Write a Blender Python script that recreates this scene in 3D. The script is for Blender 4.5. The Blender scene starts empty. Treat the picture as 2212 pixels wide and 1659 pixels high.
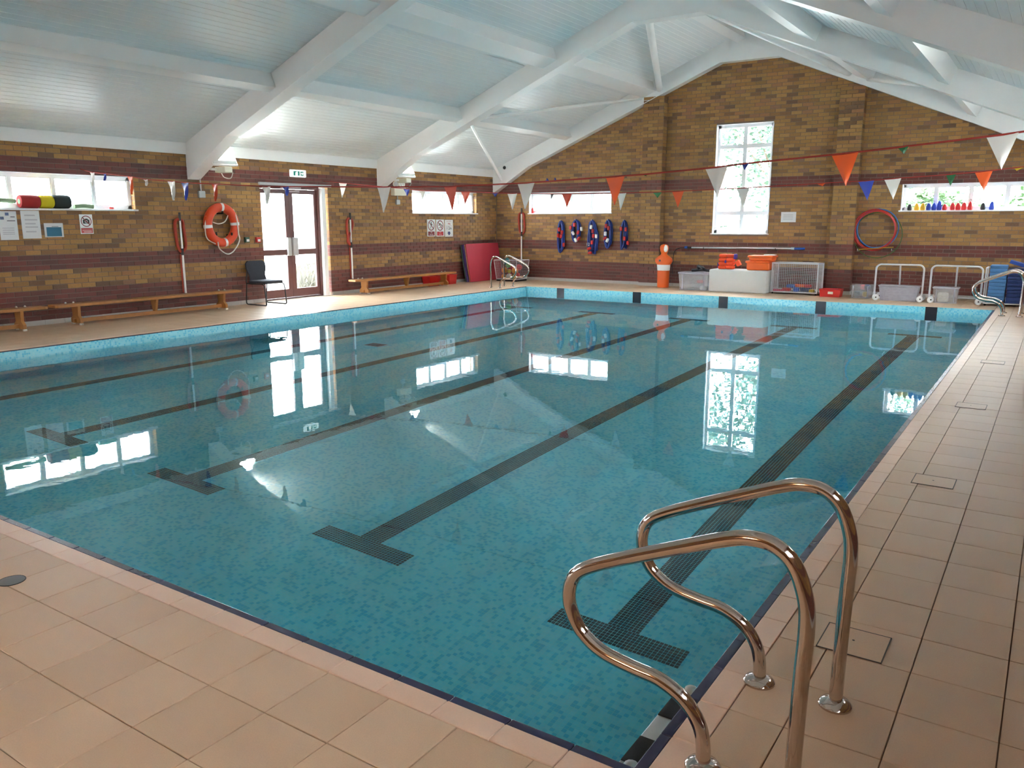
import bpy, bmesh, math, random
from mathutils import Vector, Matrix
random.seed(7)
S = bpy.context.scene
COL = S.collection

# ------------------------------------------------------------------ camera, world, exposure
IMG_W, IMG_H, FOC = 2212.0, 1659.0, 1754.0
YAW, PITCH, ROLL = math.radians(33.67), math.radians(11.37), math.radians(0.09)
CAM = Vector((0.823, -1.883, 1.54))
_f = Vector((-math.sin(YAW) * math.cos(PITCH), math.cos(YAW) * math.cos(PITCH), -math.sin(PITCH)))
_r = Vector((math.cos(YAW), math.sin(YAW), 0))
_d = _f.cross(_r)
_r, _d = (math.cos(ROLL) * _r + math.sin(ROLL) * _d), (math.cos(ROLL) * _d - math.sin(ROLL) * _r)
cam_data = bpy.data.cameras.new('camera')
cam_data.sensor_width = 36.0
cam_data.lens = 36.0 * FOC / IMG_W
cam_data.clip_end = 300
cam = bpy.data.objects.new('camera', cam_data)
COL.objects.link(cam)
cam.matrix_world = Matrix(((_r.x, -_d.x, -_f.x, CAM.x), (_r.y, -_d.y, -_f.y, CAM.y), (_r.z, -_d.z, -_f.z, CAM.z), (0, 0, 0, 1)))
S.camera = cam

WORLD_STRENGTH = 19.0
FLOOD_STRENGTH = 75.0
world = bpy.data.worlds.new('sky')
S.world = world
world.use_nodes = True
wn = world.node_tree.nodes
bg = wn['Background']
bg.inputs['Color'].default_value = (0.86, 0.95, 1.0, 1)
bg.inputs['Strength'].default_value = WORLD_STRENGTH
S.view_settings.view_transform = 'Standard'
S.view_settings.look = 'None'
S.view_settings.gamma = 1.0
S.view_settings.use_curve_mapping = False
S.view_settings.exposure = 1.0
S.cycles.use_denoising = True
S.cycles.adaptive_threshold = 0.2
S.cycles.adaptive_min_samples = 24
S.cycles.sample_clamp_indirect = 100.0
S.cycles.max_bounces = 12
S.cycles.diffuse_bounces = 6
S.cycles.glossy_bounces = 4
S.cycles.transmission_bounces = 8
S.cycles.transparent_max_bounces = 8

# ------------------------------------------------------------------ photo pixel -> point on a known plane
def ray(px, py):
    return _r * (px - IMG_W / 2) + _d * (py - IMG_H / 2) + _f * FOC
def on_x(px, py, x):
    v = ray(px, py); return CAM + v * ((x - CAM.x) / v.x)
def on_y(px, py, y):
    v = ray(px, py); return CAM + v * ((y - CAM.y) / v.y)
def on_z(px, py, z=0.0):
    v = ray(px, py); return CAM + v * ((z - CAM.z) / v.z)
def project(p):
    q = Vector(p) - CAM
    w = q.dot(_f)
    if w < 0.05: return None
    return (IMG_W / 2 + FOC * q.dot(_r) / w, IMG_H / 2 + FOC * q.dot(_d) / w)

# ------------------------------------------------------------------ materials
MATS = {}
def mat(name, col, rough=0.5, metal=0.0, var=0.08, scale=6.0, bump=0.0, spec=0.5, emit=None, emit_s=0.0, coat=0.0):
    if name in MATS: return MATS[name]
    m = bpy.data.materials.new(name); MATS[name] = m
    m.use_nodes = True
    nt = m.node_tree; N = nt.nodes; L = nt.links
    b = N['Principled BSDF']
    b.inputs['Roughness'].default_value = rough
    b.inputs['Metallic'].default_value = metal
    b.inputs['Specular IOR Level'].default_value = spec
    b.inputs['Coat Weight'].default_value = coat
    tc = N.new('ShaderNodeTexCoord'); no = N.new('ShaderNodeTexNoise')
    no.inputs['Scale'].default_value = scale; no.inputs['Detail'].default_value = 4
    L.new(tc.outputs['Object'], no.inputs['Vector'])
    mx = N.new('ShaderNodeMix'); mx.data_type = 'RGBA'
    mx.inputs['A'].default_value = (*[max(0, c * (1 - var)) for c in col], 1)
    mx.inputs['B'].default_value = (*[min(1, c * (1 + var)) for c in col], 1)
    L.new(no.outputs['Fac'], mx.inputs['Factor'])
    L.new(mx.outputs['Result'], b.inputs['Base Color'])
    if bump:
        bp = N.new('ShaderNodeBump'); bp.inputs['Strength'].default_value = bump; bp.inputs['Distance'].default_value = 0.002
        n2 = N.new('ShaderNodeTexNoise'); n2.inputs['Scale'].default_value = scale * 25
        L.new(tc.outputs['Object'], n2.inputs['Vector'])
        L.new(n2.outputs['Fac'], bp.inputs['Height']); L.new(bp.outputs['Normal'], b.inputs['Normal'])
    if emit:
        b.inputs['Emission Color'].default_value = (*emit, 1); b.inputs['Emission Strength'].default_value = emit_s
    return m

def piece_mat(name, stops, rough=0.6, grain=60.0, bump=0.35, spec=0.4, soft=0.12):
    """one colour per loose piece (brick, tile): random per island plus random per object, through a ramp"""
    m = bpy.data.materials.new(name); MATS[name] = m
    m.use_nodes = True
    nt = m.node_tree; N = nt.nodes; L = nt.links
    b = N['Principled BSDF']; b.inputs['Roughness'].default_value = rough; b.inputs['Specular IOR Level'].default_value = spec
    g = N.new('ShaderNodeNewGeometry'); oi = N.new('ShaderNodeObjectInfo')
    a = N.new('ShaderNodeMath'); a.operation = 'ADD'
    L.new(g.outputs['Random Per Island'], a.inputs[0]); L.new(oi.outputs['Random'], a.inputs[1])
    fr = N.new('ShaderNodeMath'); fr.operation = 'FRACT'; L.new(a.outputs[0], fr.inputs[0])
    rp = N.new('ShaderNodeValToRGB')
    el = rp.color_ramp.elements
    while len(el) < len(stops): el.new(0.5)
    for e, (p, c) in zip(el, stops): e.position = p; e.color = (*c, 1)
    L.new(fr.outputs[0], rp.inputs['Fac'])
    no = N.new('ShaderNodeTexNoise'); no.inputs['Scale'].default_value = grain; no.inputs['Detail'].default_value = 3
    L.new(g.outputs['Position'], no.inputs['Vector'])
    hs = N.new('ShaderNodeHueSaturation')
    mr = N.new('ShaderNodeMapRange'); mr.inputs['To Min'].default_value = 1 - soft; mr.inputs['To Max'].default_value = 1 + soft
    L.new(no.outputs['Fac'], mr.inputs['Value']); L.new(mr.outputs['Result'], hs.inputs['Value'])
    L.new(rp.outputs['Color'], hs.inputs['Color']); L.new(hs.outputs['Color'], b.inputs['Base Color'])
    if bump:
        bp = N.new('ShaderNodeBump'); bp.inputs['Strength'].default_value = bump; bp.inputs['Distance'].default_value = 0.002
        L.new(no.outputs['Fac'], bp.inputs['Height']); L.new(bp.outputs['Normal'], b.inputs['Normal'])
    return m

def mosaic_mat(name):
    """25 mm glass mosaic: every little tile takes its own blue or green, pale grout between"""
    m = bpy.data.materials.new(name); MATS[name] = m
    m.use_nodes = True
    nt = m.node_tree; N = nt.nodes; L = nt.links
    b = N['Principled BSDF']; b.inputs['Roughness'].default_value = 0.25
    g = N.new('ShaderNodeNewGeometry')
    sc = N.new('ShaderNodeVectorMath'); sc.operation = 'SCALE'; sc.inputs['Scale'].default_value = 1 / 0.025
    off = N.new('ShaderNodeVectorMath'); off.operation = 'ADD'; off.inputs[1].default_value = (0.0031, 0.0043, 0.0052)
    L.new(g.outputs['Position'], off.inputs[0]); L.new(off.outputs[0], sc.inputs[0])
    fl = N.new('ShaderNodeVectorMath'); fl.operation = 'FLOOR'; L.new(sc.outputs[0], fl.inputs[0])
    wnz = N.new('ShaderNodeTexWhiteNoise'); wnz.noise_dimensions = '3D'; L.new(fl.outputs[0], wnz.inputs['Vector'])
    ad = wnz
    rp = N.new('ShaderNodeValToRGB'); el = rp.color_ramp.elements
    rp.color_ramp.interpolation = 'LINEAR'
    stops = [(0.0, (0.40, 0.85, 0.95)), (0.35, (0.35, 0.83, 0.95)), (0.66, (0.32, 0.82, 0.94)), (0.74, (0.20, 0.72, 0.91)), (1.0, (0.17, 0.68, 0.90))]
    while len(el) < len(stops): el.new(0.5)
    for e, (p, c) in zip(el, stops): e.position = p; e.color = (*c, 1)
    L.new(ad.outputs['Value'], rp.inputs['Fac'])
    fr = N.new('ShaderNodeVectorMath'); fr.operation = 'FRACTION'; L.new(sc.outputs[0], fr.inputs[0])
    sx = N.new('ShaderNodeSeparateXYZ'); L.new(fr.outputs[0], sx.inputs[0])
    nm = N.new('ShaderNodeSeparateXYZ'); L.new(g.outputs['Normal'], nm.inputs[0])
    masks = []
    for ax in 'XYZ':
        lo = N.new('ShaderNodeMath'); lo.operation = 'LESS_THAN'; lo.inputs[1].default_value = 0.09; L.new(sx.outputs[ax], lo.inputs[0])
        ab = N.new('ShaderNodeMath'); ab.operation = 'ABSOLUTE'; L.new(nm.outputs[ax], ab.inputs[0])
        ls = N.new('ShaderNodeMath'); ls.operation = 'LESS_THAN'; ls.inputs[1].default_value = 0.5; L.new(ab.outputs[0], ls.inputs[0])
        mu = N.new('ShaderNodeMath'); mu.operation = 'MULTIPLY'; L.new(lo.outputs[0], mu.inputs[0]); L.new(ls.outputs[0], mu.inputs[1])
        masks.append(mu)
    m1 = N.new('ShaderNodeMath'); m1.operation = 'MAXIMUM'; L.new(masks[0].outputs[0], m1.inputs[0]); L.new(masks[1].outputs[0], m1.inputs[1])
    m2 = N.new('ShaderNodeMath'); m2.operation = 'MAXIMUM'; L.new(m1.outputs[0], m2.inputs[0]); L.new(masks[2].outputs[0], m2.inputs[1])
    mx = N.new('ShaderNodeMix'); mx.data_type = 'RGBA'; mx.inputs['B'].default_value = (0.46, 0.82, 0.88, 1)
    L.new(m2.outputs[0], mx.inputs['Factor']); L.new(rp.outputs['Color'], mx.inputs['A']); L.new(mx.outputs['Result'], b.inputs['Base Color'])
    return m

def glass_mat(name, tint=(1, 1, 1), refl=1.0, ior=1.45):
    m = bpy.data.materials.new(name); MATS[name] = m
    m.use_nodes = True
    nt = m.node_tree; N = nt.nodes; L = nt.links
    N.remove(N['Principled BSDF'])
    tr = N.new('ShaderNodeBsdfTransparent'); tr.inputs['Color'].default_value = (*tint, 1)
    gl = N.new('ShaderNodeBsdfGlossy'); gl.inputs['Roughness'].default_value = 0.02
    lw = N.new('ShaderNodeLayerWeight'); lw.inputs['Blend'].default_value = 0.5
    pw = N.new('ShaderNodeMath'); pw.operation = 'POWER'; pw.inputs[1].default_value = 5.0; L.new(lw.outputs['Facing'], pw.inputs[0])
    fr = N.new('ShaderNodeMath'); fr.operation = 'MULTIPLY_ADD'; fr.inputs[1].default_value = 0.9; fr.inputs[2].default_value = 0.03; L.new(pw.outputs[0], fr.inputs[0])
    mx = N.new('ShaderNodeMixShader'); L.new(fr.outputs[0], mx.inputs[0]); L.new(tr.outputs[0], mx.inputs[1]); L.new(gl.outputs[0], mx.inputs[2])
    L.new(mx.outputs[0], N['Material Output'].inputs['Surface'])
    return m

def milky_mat(name, col, clear=0.5, rough=0.3):
    m = bpy.data.materials.new(name); MATS[name] = m
    m.use_nodes = True
    nt = m.node_tree; N = nt.nodes; L = nt.links
    b = N['Principled BSDF']; b.inputs['Base Color'].default_value = (*col, 1); b.inputs['Roughness'].default_value = rough
    tr = N.new('ShaderNodeBsdfTransparent')
    no = N.new('ShaderNodeTexNoise'); no.inputs['Scale'].default_value = 9
    mr = N.new('ShaderNodeMapRange'); mr.inputs['To Min'].default_value = max(0, clear - 0.1); mr.inputs['To Max'].default_value = clear + 0.1
    L.new(no.outputs['Fac'], mr.inputs['Value'])
    mx = N.new('ShaderNodeMixShader'); L.new(mr.outputs['Result'], mx.inputs[0]); L.new(b.outputs[0], mx.inputs[1]); L.new(tr.outputs[0], mx.inputs[2])
    L.new(mx.outputs[0], N['Material Output'].inputs['Surface'])
    return m

def water_mat(name):
    m = bpy.data.materials.new(name); MATS[name] = m
    m.use_nodes = True
    nt = m.node_tree; N = nt.nodes; L = nt.links
    N.remove(N['Principled BSDF'])
    # clear water: mirror reflection by Fresnel, the refracted part loses red as water does
    rf = N.new('ShaderNodeBsdfRefraction'); rf.inputs['IOR'].default_value = 1.333; rf.inputs['Roughness'].default_value = 0.0
    rf.inputs['Color'].default_value = (0.64, 0.975, 1.0, 1)
    gl = N.new('ShaderNodeBsdfGlossy'); gl.inputs['Roughness'].default_value = 0.0; gl.inputs['Color'].default_value = (1, 1, 1, 1)
    fz = N.new('ShaderNodeFresnel'); fz.inputs['IOR'].default_value = 1.333
    wm = N.new('ShaderNodeMixShader'); L.new(fz.outputs[0], wm.inputs[0]); L.new(rf.outputs[0], wm.inputs[1]); L.new(gl.outputs[0], wm.inputs[2])
    g = N.new('ShaderNodeNewGeometry')
    n1 = N.new('ShaderNodeTexNoise'); n1.inputs['Scale'].default_value = 3.2; n1.inputs['Detail'].default_value = 3
    L.new(g.outputs['Position'], n1.inputs['Vector'])
    bp = N.new('ShaderNodeBump'); bp.inputs['Strength'].default_value = 0.16; bp.inputs['Distance'].default_value = 0.004
    L.new(n1.outputs['Fac'], bp.inputs['Height'])
    for nd in (gl, rf, fz): L.new(bp.outputs['Normal'], nd.inputs['Normal'])
    L.new(wm.outputs[0], N['Material Output'].inputs['Surface'])
    return m

# ------------------------------------------------------------------ mesh building
class MB:
    def __init__(s): s.v = []; s.f = []; s.m = []
    def add(s, vs, fs, mi=0):
        o = len(s.v); s.v += [tuple(p) for p in vs]
        for f in fs: s.f.append([o + i for i in f]); s.m.append(mi)
        return s
    def box(s, x0, x1, y0, y1, z0, z1, mi=0):
        if x0 > x1: x0, x1 = x1, x0
        if y0 > y1: y0, y1 = y1, y0
        if z0 > z1: z0, z1 = z1, z0
        return s.add([(x, y, z) for z in (z0, z1) for y in (y0, y1) for x in (x0, x1)],
                     [(0, 2, 3, 1), (4, 5, 7, 6), (0, 1, 5, 4), (2, 6, 7, 3), (0, 4, 6, 2), (1, 3, 7, 5)], mi)
    def obox(s, c, ax, ay, az, mi=0):
        """oriented box: centre and three half-axis vectors"""
        c, ax, ay, az = map(Vector, (c, ax, ay, az))
        if ax.cross(ay).dot(az) < 0: ax = -ax
        return s.add([c + ax * i + ay * j + az * k for k in (-1, 1) for j in (-1, 1) for i in (-1, 1)],
                     [(0, 2, 3, 1), (4, 5, 7, 6), (0, 1, 5, 4), (2, 6, 7, 3), (0, 4, 6, 2), (1, 3, 7, 5)], mi)
    def rbox(s, x0, x1, y0, y1, z0, z1, r=0.01, seg=2, mi=0):
        bm = bmesh.new(); bmesh.ops.create_cube(bm, size=1)
        for v in bm.verts:
            v.co = ((x0 + x1) / 2 + v.co.x * (x1 - x0), (y0 + y1) / 2 + v.co.y * (y1 - y0), (z0 + z1) / 2 + v.co.z * (z1 - z0))
        bmesh.ops.bevel(bm, geom=bm.edges[:], offset=r, segments=seg, affect='EDGES', profile=0.5)
        return s.bm(bm, mi)
    def bm(s, bm, mi=0):
        bm.verts.index_update()
        s.add([v.co[:] for v in bm.verts], [[v.index for v in f.verts] for f in bm.faces], mi); bm.free(); return s
    def prism(s, pts, d, mi=0):
        """extrude a flat 3d polygon by vector d"""
        pts = [Vector(p) for p in pts]; d = Vector(d); n = len(pts)
        nm = Vector((0, 0, 0))
        for i in range(n): nm += pts[i].cross(pts[(i + 1) % n])
        if nm.dot(d) > 0: pts.reverse()
        return s.add(pts + [p + d for p in pts],
                     [list(range(n)), [2 * n - 1 - i for i in range(n)]] + [[(i + 1) % n, i, n + i, n + (i + 1) % n] for i in range(n)], mi)
    def tube(s, pts, r, n=8, closed=False, mi=0, cap=True):
        pts = [Vector(p) for p in pts]; k = len(pts)
        rr = r if isinstance(r, (list, tuple)) else [r] * k
        rings = []; prev = None
        for i, p in enumerate(pts):
            a = pts[(i - 1) % k] if (closed or i > 0) else p
            b = pts[(i + 1) % k] if (closed or i < k - 1) else p
            t = (b - a)
            t = t.normalized() if t.length > 1e-9 else Vector((0, 0, 1))
            if prev is None:
                u = t.orthogonal().normalized()
            else:
                u = prev - t * prev.dot(t)
                u = u.normalized() if u.length > 1e-6 else t.orthogonal().normalized()
            prev = u; w = t.cross(u)
            rings.append([p + (u * math.cos(2 * math.pi * j / n) + w * math.sin(2 * math.pi * j / n)) * rr[i] for j in range(n)])
        vs = [v for ring in rings for v in ring]; fs = []
        for i in range(k if closed else k - 1):
            a, b = i * n, ((i + 1) % k) * n
            for j in range(n): fs.append((a + j, a + (j + 1) % n, b + (j + 1) % n, b + j))
        if cap and not closed: fs += [list(range(n))[::-1], [(k - 1) * n + j for j in range(n)]]
        return s.add(vs, fs, mi)
    def lathe(s, prof, n=16, o=(0, 0, 0), ax=(0, 0, 1), mi=0):
        ax = Vector(ax).normalized(); u = ax.orthogonal().normalized(); w = ax.cross(u); o = Vector(o)
        vs = []; fs = []; k = len(prof)
        for r, z in prof:
            for j in range(n):
                t = 2 * math.pi * j / n
                vs.append(o + ax * z + (u * math.cos(t) + w * math.sin(t)) * r)
        for i in range(k - 1):
            for j in range(n): fs.append((i * n + j, i * n + (j + 1) % n, (i + 1) * n + (j + 1) % n, (i + 1) * n + j))
        fs += [list(range(n))[::-1], [(k - 1) * n + j for j in range(n)]]
        return s.add(vs, fs, mi)
    def ball(s, c, r, n=14, sc=(1, 1, 1), mi=0):
        k = n // 2 + 1; prof = [(math.sin(math.pi * i / (k - 1)), -math.cos(math.pi * i / (k - 1))) for i in range(k)]
        t = MB(); t.lathe([(max(1e-4, a) * r, b * r) for a, b in prof], n)
        return s.add([(c[0] + x * sc[0], c[1] + y * sc[1], c[2] + z * sc[2]) for x, y, z in t.v], t.f, mi)
    def build(s, name, mats, parent=None, smooth=False, world=False, loc=None):
        me = bpy.data.meshes.new(name)
        vs = s.v
        if world and parent is not None:
            o = Vector((0, 0, 0)); p = parent
            while p is not None: o += p.location; p = p.parent
            vs = [(x - o.x, y - o.y, z - o.z) for x, y, z in vs]
        if world and parent is None and loc is not None:
            vs = [(x - loc[0], y - loc[1], z - loc[2]) for x, y, z in vs]
        me.from_pydata(vs, [], s.f)
        if not isinstance(mats, (list, tuple)): mats = [mats]
        for m in mats: me.materials.append(m)
        if len(mats) > 1: me.polygons.foreach_set('material_index', s.m)
        if smooth:
            me.polygons.foreach_set('use_smooth', [True] * len(me.polygons))
            me.set_sharp_from_angle(angle=math.radians(38))
        me.update()
        o = bpy.data.objects.new(name, me); COL.objects.link(o)
        if parent is not None: o.parent = parent
        elif loc is not None: o.location = loc
        return o

def thing(name, label, cat, loc=(0, 0, 0), rz=0.0, group=None):
    o = bpy.data.objects.new(name, None); COL.objects.link(o)
    o.empty_display_size = 0.1
    o.location = loc; o.rotation_euler = (0, 0, rz)
    return tag(o, label, cat, group)
def tag(o, label, cat, group=None, kind=None):
    o['label'] = label; o['category'] = cat
    if group: o['group'] = group
    if kind: o['kind'] = kind
    return o
def struct(o, label=None):
    o['kind'] = 'structure'
    if label: o['label'] = label
    return o
KIDS = {}
def dup(root, loc, rz=None, label=None, group=None, scale=None):
    r = root.copy(); COL.objects.link(r); r.location = loc
    if rz is not None: r.rotation_euler = (0, 0, rz)
    if scale is not None: r.scale = scale
    if label: r['label'] = label
    if group: r['group'] = group
    for ch in [o for o in COL.objects if o.parent is root]:
        c = ch.copy(); COL.objects.link(c); c.parent = r
        for gch in [o for o in COL.objects if o.parent is ch]:
            d = gch.copy(); COL.objects.link(d); d.parent = c
    return r

def arc(c, r, a0, a1, n, u, w):
    c, u, w = Vector(c), Vector(u), Vector(w)
    return [c + (u * math.cos(a0 + (a1 - a0) * i / n) + w * math.sin(a0 + (a1 - a0) * i / n)) * r for i in range(n + 1)]
def catmull(pts, k=6, closed=False):
    P = [Vector(p) for p in pts]; n = len(P); out = []
    for i in range(n if closed else n - 1):
        p0 = P[(i - 1) % n] if closed or i > 0 else P[i]; p1 = P[i]; p2 = P[(i + 1) % n]
        p3 = P[(i + 2) % n] if closed or i < n - 2 else p2
        for j in range(k):
            t = j / k
            out.append(0.5 * ((2 * p1) + (p2 - p0) * t + (2 * p0 - 5 * p1 + 4 * p2 - p3) * t * t + (3 * p1 - p0 - 3 * p2 + p3) * t ** 3))
    if not closed: out.append(P[-1])
    return out

def text_mesh(name, body, size, m, parent, origin, right, up, align='CENTER', thick=0.0004, bold=0.0):
    """flat lettering on a sign: glyph outlines turned into a mesh, laid in the plane of (right, up)"""
    cu = bpy.data.curves.new(name, 'FONT'); cu.body = body; cu.size = size; cu.align_x = align; cu.align_y = 'CENTER'
    cu.offset = bold; cu.extrude = thick
    tmp = bpy.data.objects.new(name, cu); COL.objects.link(tmp)
    dg = bpy.context.evaluated_depsgraph_get()
    me = bpy.data.meshes.new_from_object(tmp.evaluated_get(dg))
    COL.objects.unlink(tmp); bpy.data.objects.remove(tmp); bpy.data.curves.remove(cu)
    right, up = Vector(right), Vector(up); n = right.cross(up)
    M = Matrix(((right.x, up.x, n.x, origin[0]), (right.y, up.y, n.y, origin[1]), (right.z, up.z, n.z, origin[2]), (0, 0, 0, 1)))
    me.transform(M); me.name = name
    me.materials.clear(); me.materials.append(m)
    o = bpy.data.objects.new(name, me); COL.objects.link(o); o.parent = parent
    return o

# ------------------------------------------------------------------ palette
M_YEL = piece_mat('yellow_brick', [(0.0, (0.165, 0.095, 0.056)), (0.08, (0.205, 0.115, 0.060)), (0.16, (0.27, 0.143, 0.058)), (0.40, (0.345, 0.182, 0.062)),
                                   (0.62, (0.385, 0.21, 0.070)), (0.82, (0.43, 0.24, 0.082)), (0.93, (0.36, 0.17, 0.073)), (1.0, (0.25, 0.14, 0.088))], rough=0.75, soft=0.2)
M_RED = piece_mat('red_brick', [(0.0, (0.10, 0.040, 0.032)), (0.25, (0.15, 0.045, 0.035)), (0.5, (0.185, 0.050, 0.038)), (0.75, (0.16, 0.044, 0.034)), (1.0, (0.12, 0.042, 0.034))], rough=0.55, soft=0.2)
M_MORT = mat('mortar', (0.20, 0.145, 0.11), rough=0.9, var=0.2, scale=20)
M_TILE = piece_mat('deck_tile_clay', [(0.0, (0.58, 0.405, 0.265)), (0.5, (0.605, 0.425, 0.28)), (1.0, (0.63, 0.445, 0.295))], rough=0.42, grain=220, bump=0.12, soft=0.10)
M_COPE = piece_mat('coping_clay', [(0.0, (0.72, 0.50, 0.36)), (1.0, (0.75, 0.53, 0.39))], rough=0.38, grain=160, bump=0.08, soft=0.06)
M_NAVY = piece_mat('navy_edge_tile', [(0.0, (0.030, 0.030, 0.070)), (1.0, (0.040, 0.040, 0.085))], rough=0.25, bump=0.05, soft=0.1)
M_GROUT = mat('deck_grout', (0.24, 0.15, 0.10), rough=0.9, var=0.2, scale=10)
M_MOS = mosaic_mat('pool_mosaic')
M_LANE = piece_mat('black_mosaic', [(0.0, (0.012, 0.014, 0.022)), (1.0, (0.022, 0.024, 0.032))], rough=0.25, bump=0, soft=0.05)
M_WATER = water_mat('pool_water')
M_WHITE = mat('white_paint', (0.87, 0.88, 0.88), rough=0.35, var=0.02)
M_GROOVE_LIT = mat('board_groove_painted_light', (0.93, 0.94, 0.94), rough=0.4, var=0.01)  # whiter than the boards: light caught in their grooves is painted in
M_BOARD = mat('white_ceiling_board', (0.76, 0.805, 0.82), rough=0.30, var=0.025, scale=1.5)
M_UPVC = mat('white_window_frame', (0.82, 0.82, 0.84), rough=0.3, var=0.02)
M_GLASS = glass_mat('window_glass')
M_STEEL = mat('polished_steel', (0.60, 0.54, 0.50), rough=0.10, metal=1.0, var=0.03)
M_DULL = mat('brushed_steel', (0.62, 0.62, 0.62), rough=0.32, metal=1.0, var=0.05)
M_BLACK = mat('black_plastic', (0.018, 0.018, 0.02), rough=0.45)
M_PINE = mat('varnished_pine', (0.42, 0.18, 0.045), rough=0.35, var=0.22, scale=14)
M_MAHOG = mat('brown_door_paint', (0.13, 0.045, 0.040), rough=0.4, var=0.1)
M_PAPER = mat('white_paper', (0.72, 0.73, 0.74), rough=0.7, var=0.03)
M_SIGNW = mat('white_sign_plate', (0.78, 0.78, 0.78), rough=0.25, var=0.02)
M_SIGNR = mat('sign_red', (0.45, 0.025, 0.03), rough=0.3, var=0.05)
M_SIGNB = mat('sign_black', (0.02, 0.02, 0.02), rough=0.4)
M_BLUE = mat('sign_blue', (0.015, 0.03, 0.16), rough=0.4)
M_ORANGE = mat('orange_plastic', (0.85, 0.13, 0.012), rough=0.4, var=0.06)
M_RINGO = mat('lifebuoy_orange', (0.66, 0.06, 0.012), rough=0.42, var=0.05)
M_CREAM = mat('cream_plastic', (0.75, 0.73, 0.60), rough=0.4, var=0.03)
M_GREYP = mat('grey_plastic', (0.45, 0.46, 0.47), rough=0.4, var=0.04)
M_ROPE = mat('white_rope', (0.75, 0.73, 0.68), rough=0.8)
M_REDP = mat('red_plastic', (0.62, 0.025, 0.02), rough=0.35, var=0.06)
M_SKIRT = mat('grey_skirting_tile', (0.50, 0.47, 0.44), rough=0.4, var=0.06)
M_RUBBER = mat('black_rubber', (0.012, 0.012, 0.014), rough=0.8, bump=0.5, scale=20)

# ------------------------------------------------------------------ main dimensions (metres)
XL, XR = -11.9, 1.56            # side walls
YF, YN = 16.5, -5.2             # far and near walls
PX0, PX1, PY0, PY1 = -9.72, 0.0, 0.0, 14.55     # pool opening at the coping's tan/navy line
COPE = 0.097
ZW, ZB = -0.125, -1.375         # water level, pool floor
XC, SL, SR = -5.17, 0.405, 0.425
ZE = 2.85                       # ceiling height at the left wall
ZRIDGE = ZE + SL * (XC - XL)
def ceil_z(x): return ZE + SL * (x - XL) if x <= XC else ZRIDGE - SR * (x - XC)
FRAMES = [-2.55, 2.30, 7.07, 11.84, 16.30]
FW = 0.255
COURSE, BL = 0.075, 0.225

# ------------------------------------------------------------------ brick walls
def red_course(k): return 1 <= k <= 6 or 11 <= k <= 13 or 30 <= k <= 32
def cut(spans, a, b):
    out = []
    for s0, s1 in spans:
        if b <= s0 or a >= s1: out.append((s0, s1)); continue
        if a - s0 > 0.012: out.append((s0, a))
        if s1 - b > 0.012: out.append((b, s1))
    return out
def wall_frame(kind, u, z, d):
    """point on a wall: u along it, z up, d towards the room"""
    if kind == 'left': return (XL + d, u, z)
    if kind == 'right': return (XR - d, u, z)
    if kind == 'far': return (u, YF - d, z)
    return (u, YN + d, z)
def wbox(mb, kind, u0, u1, z0, z1, d0, d1, mi=0):
    a = wall_frame(kind, u0, z0, d0); b = wall_frame(kind, u1, z1, d1)
    return mb.box(a[0], b[0], a[1], b[1], a[2], b[2], mi)

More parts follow.
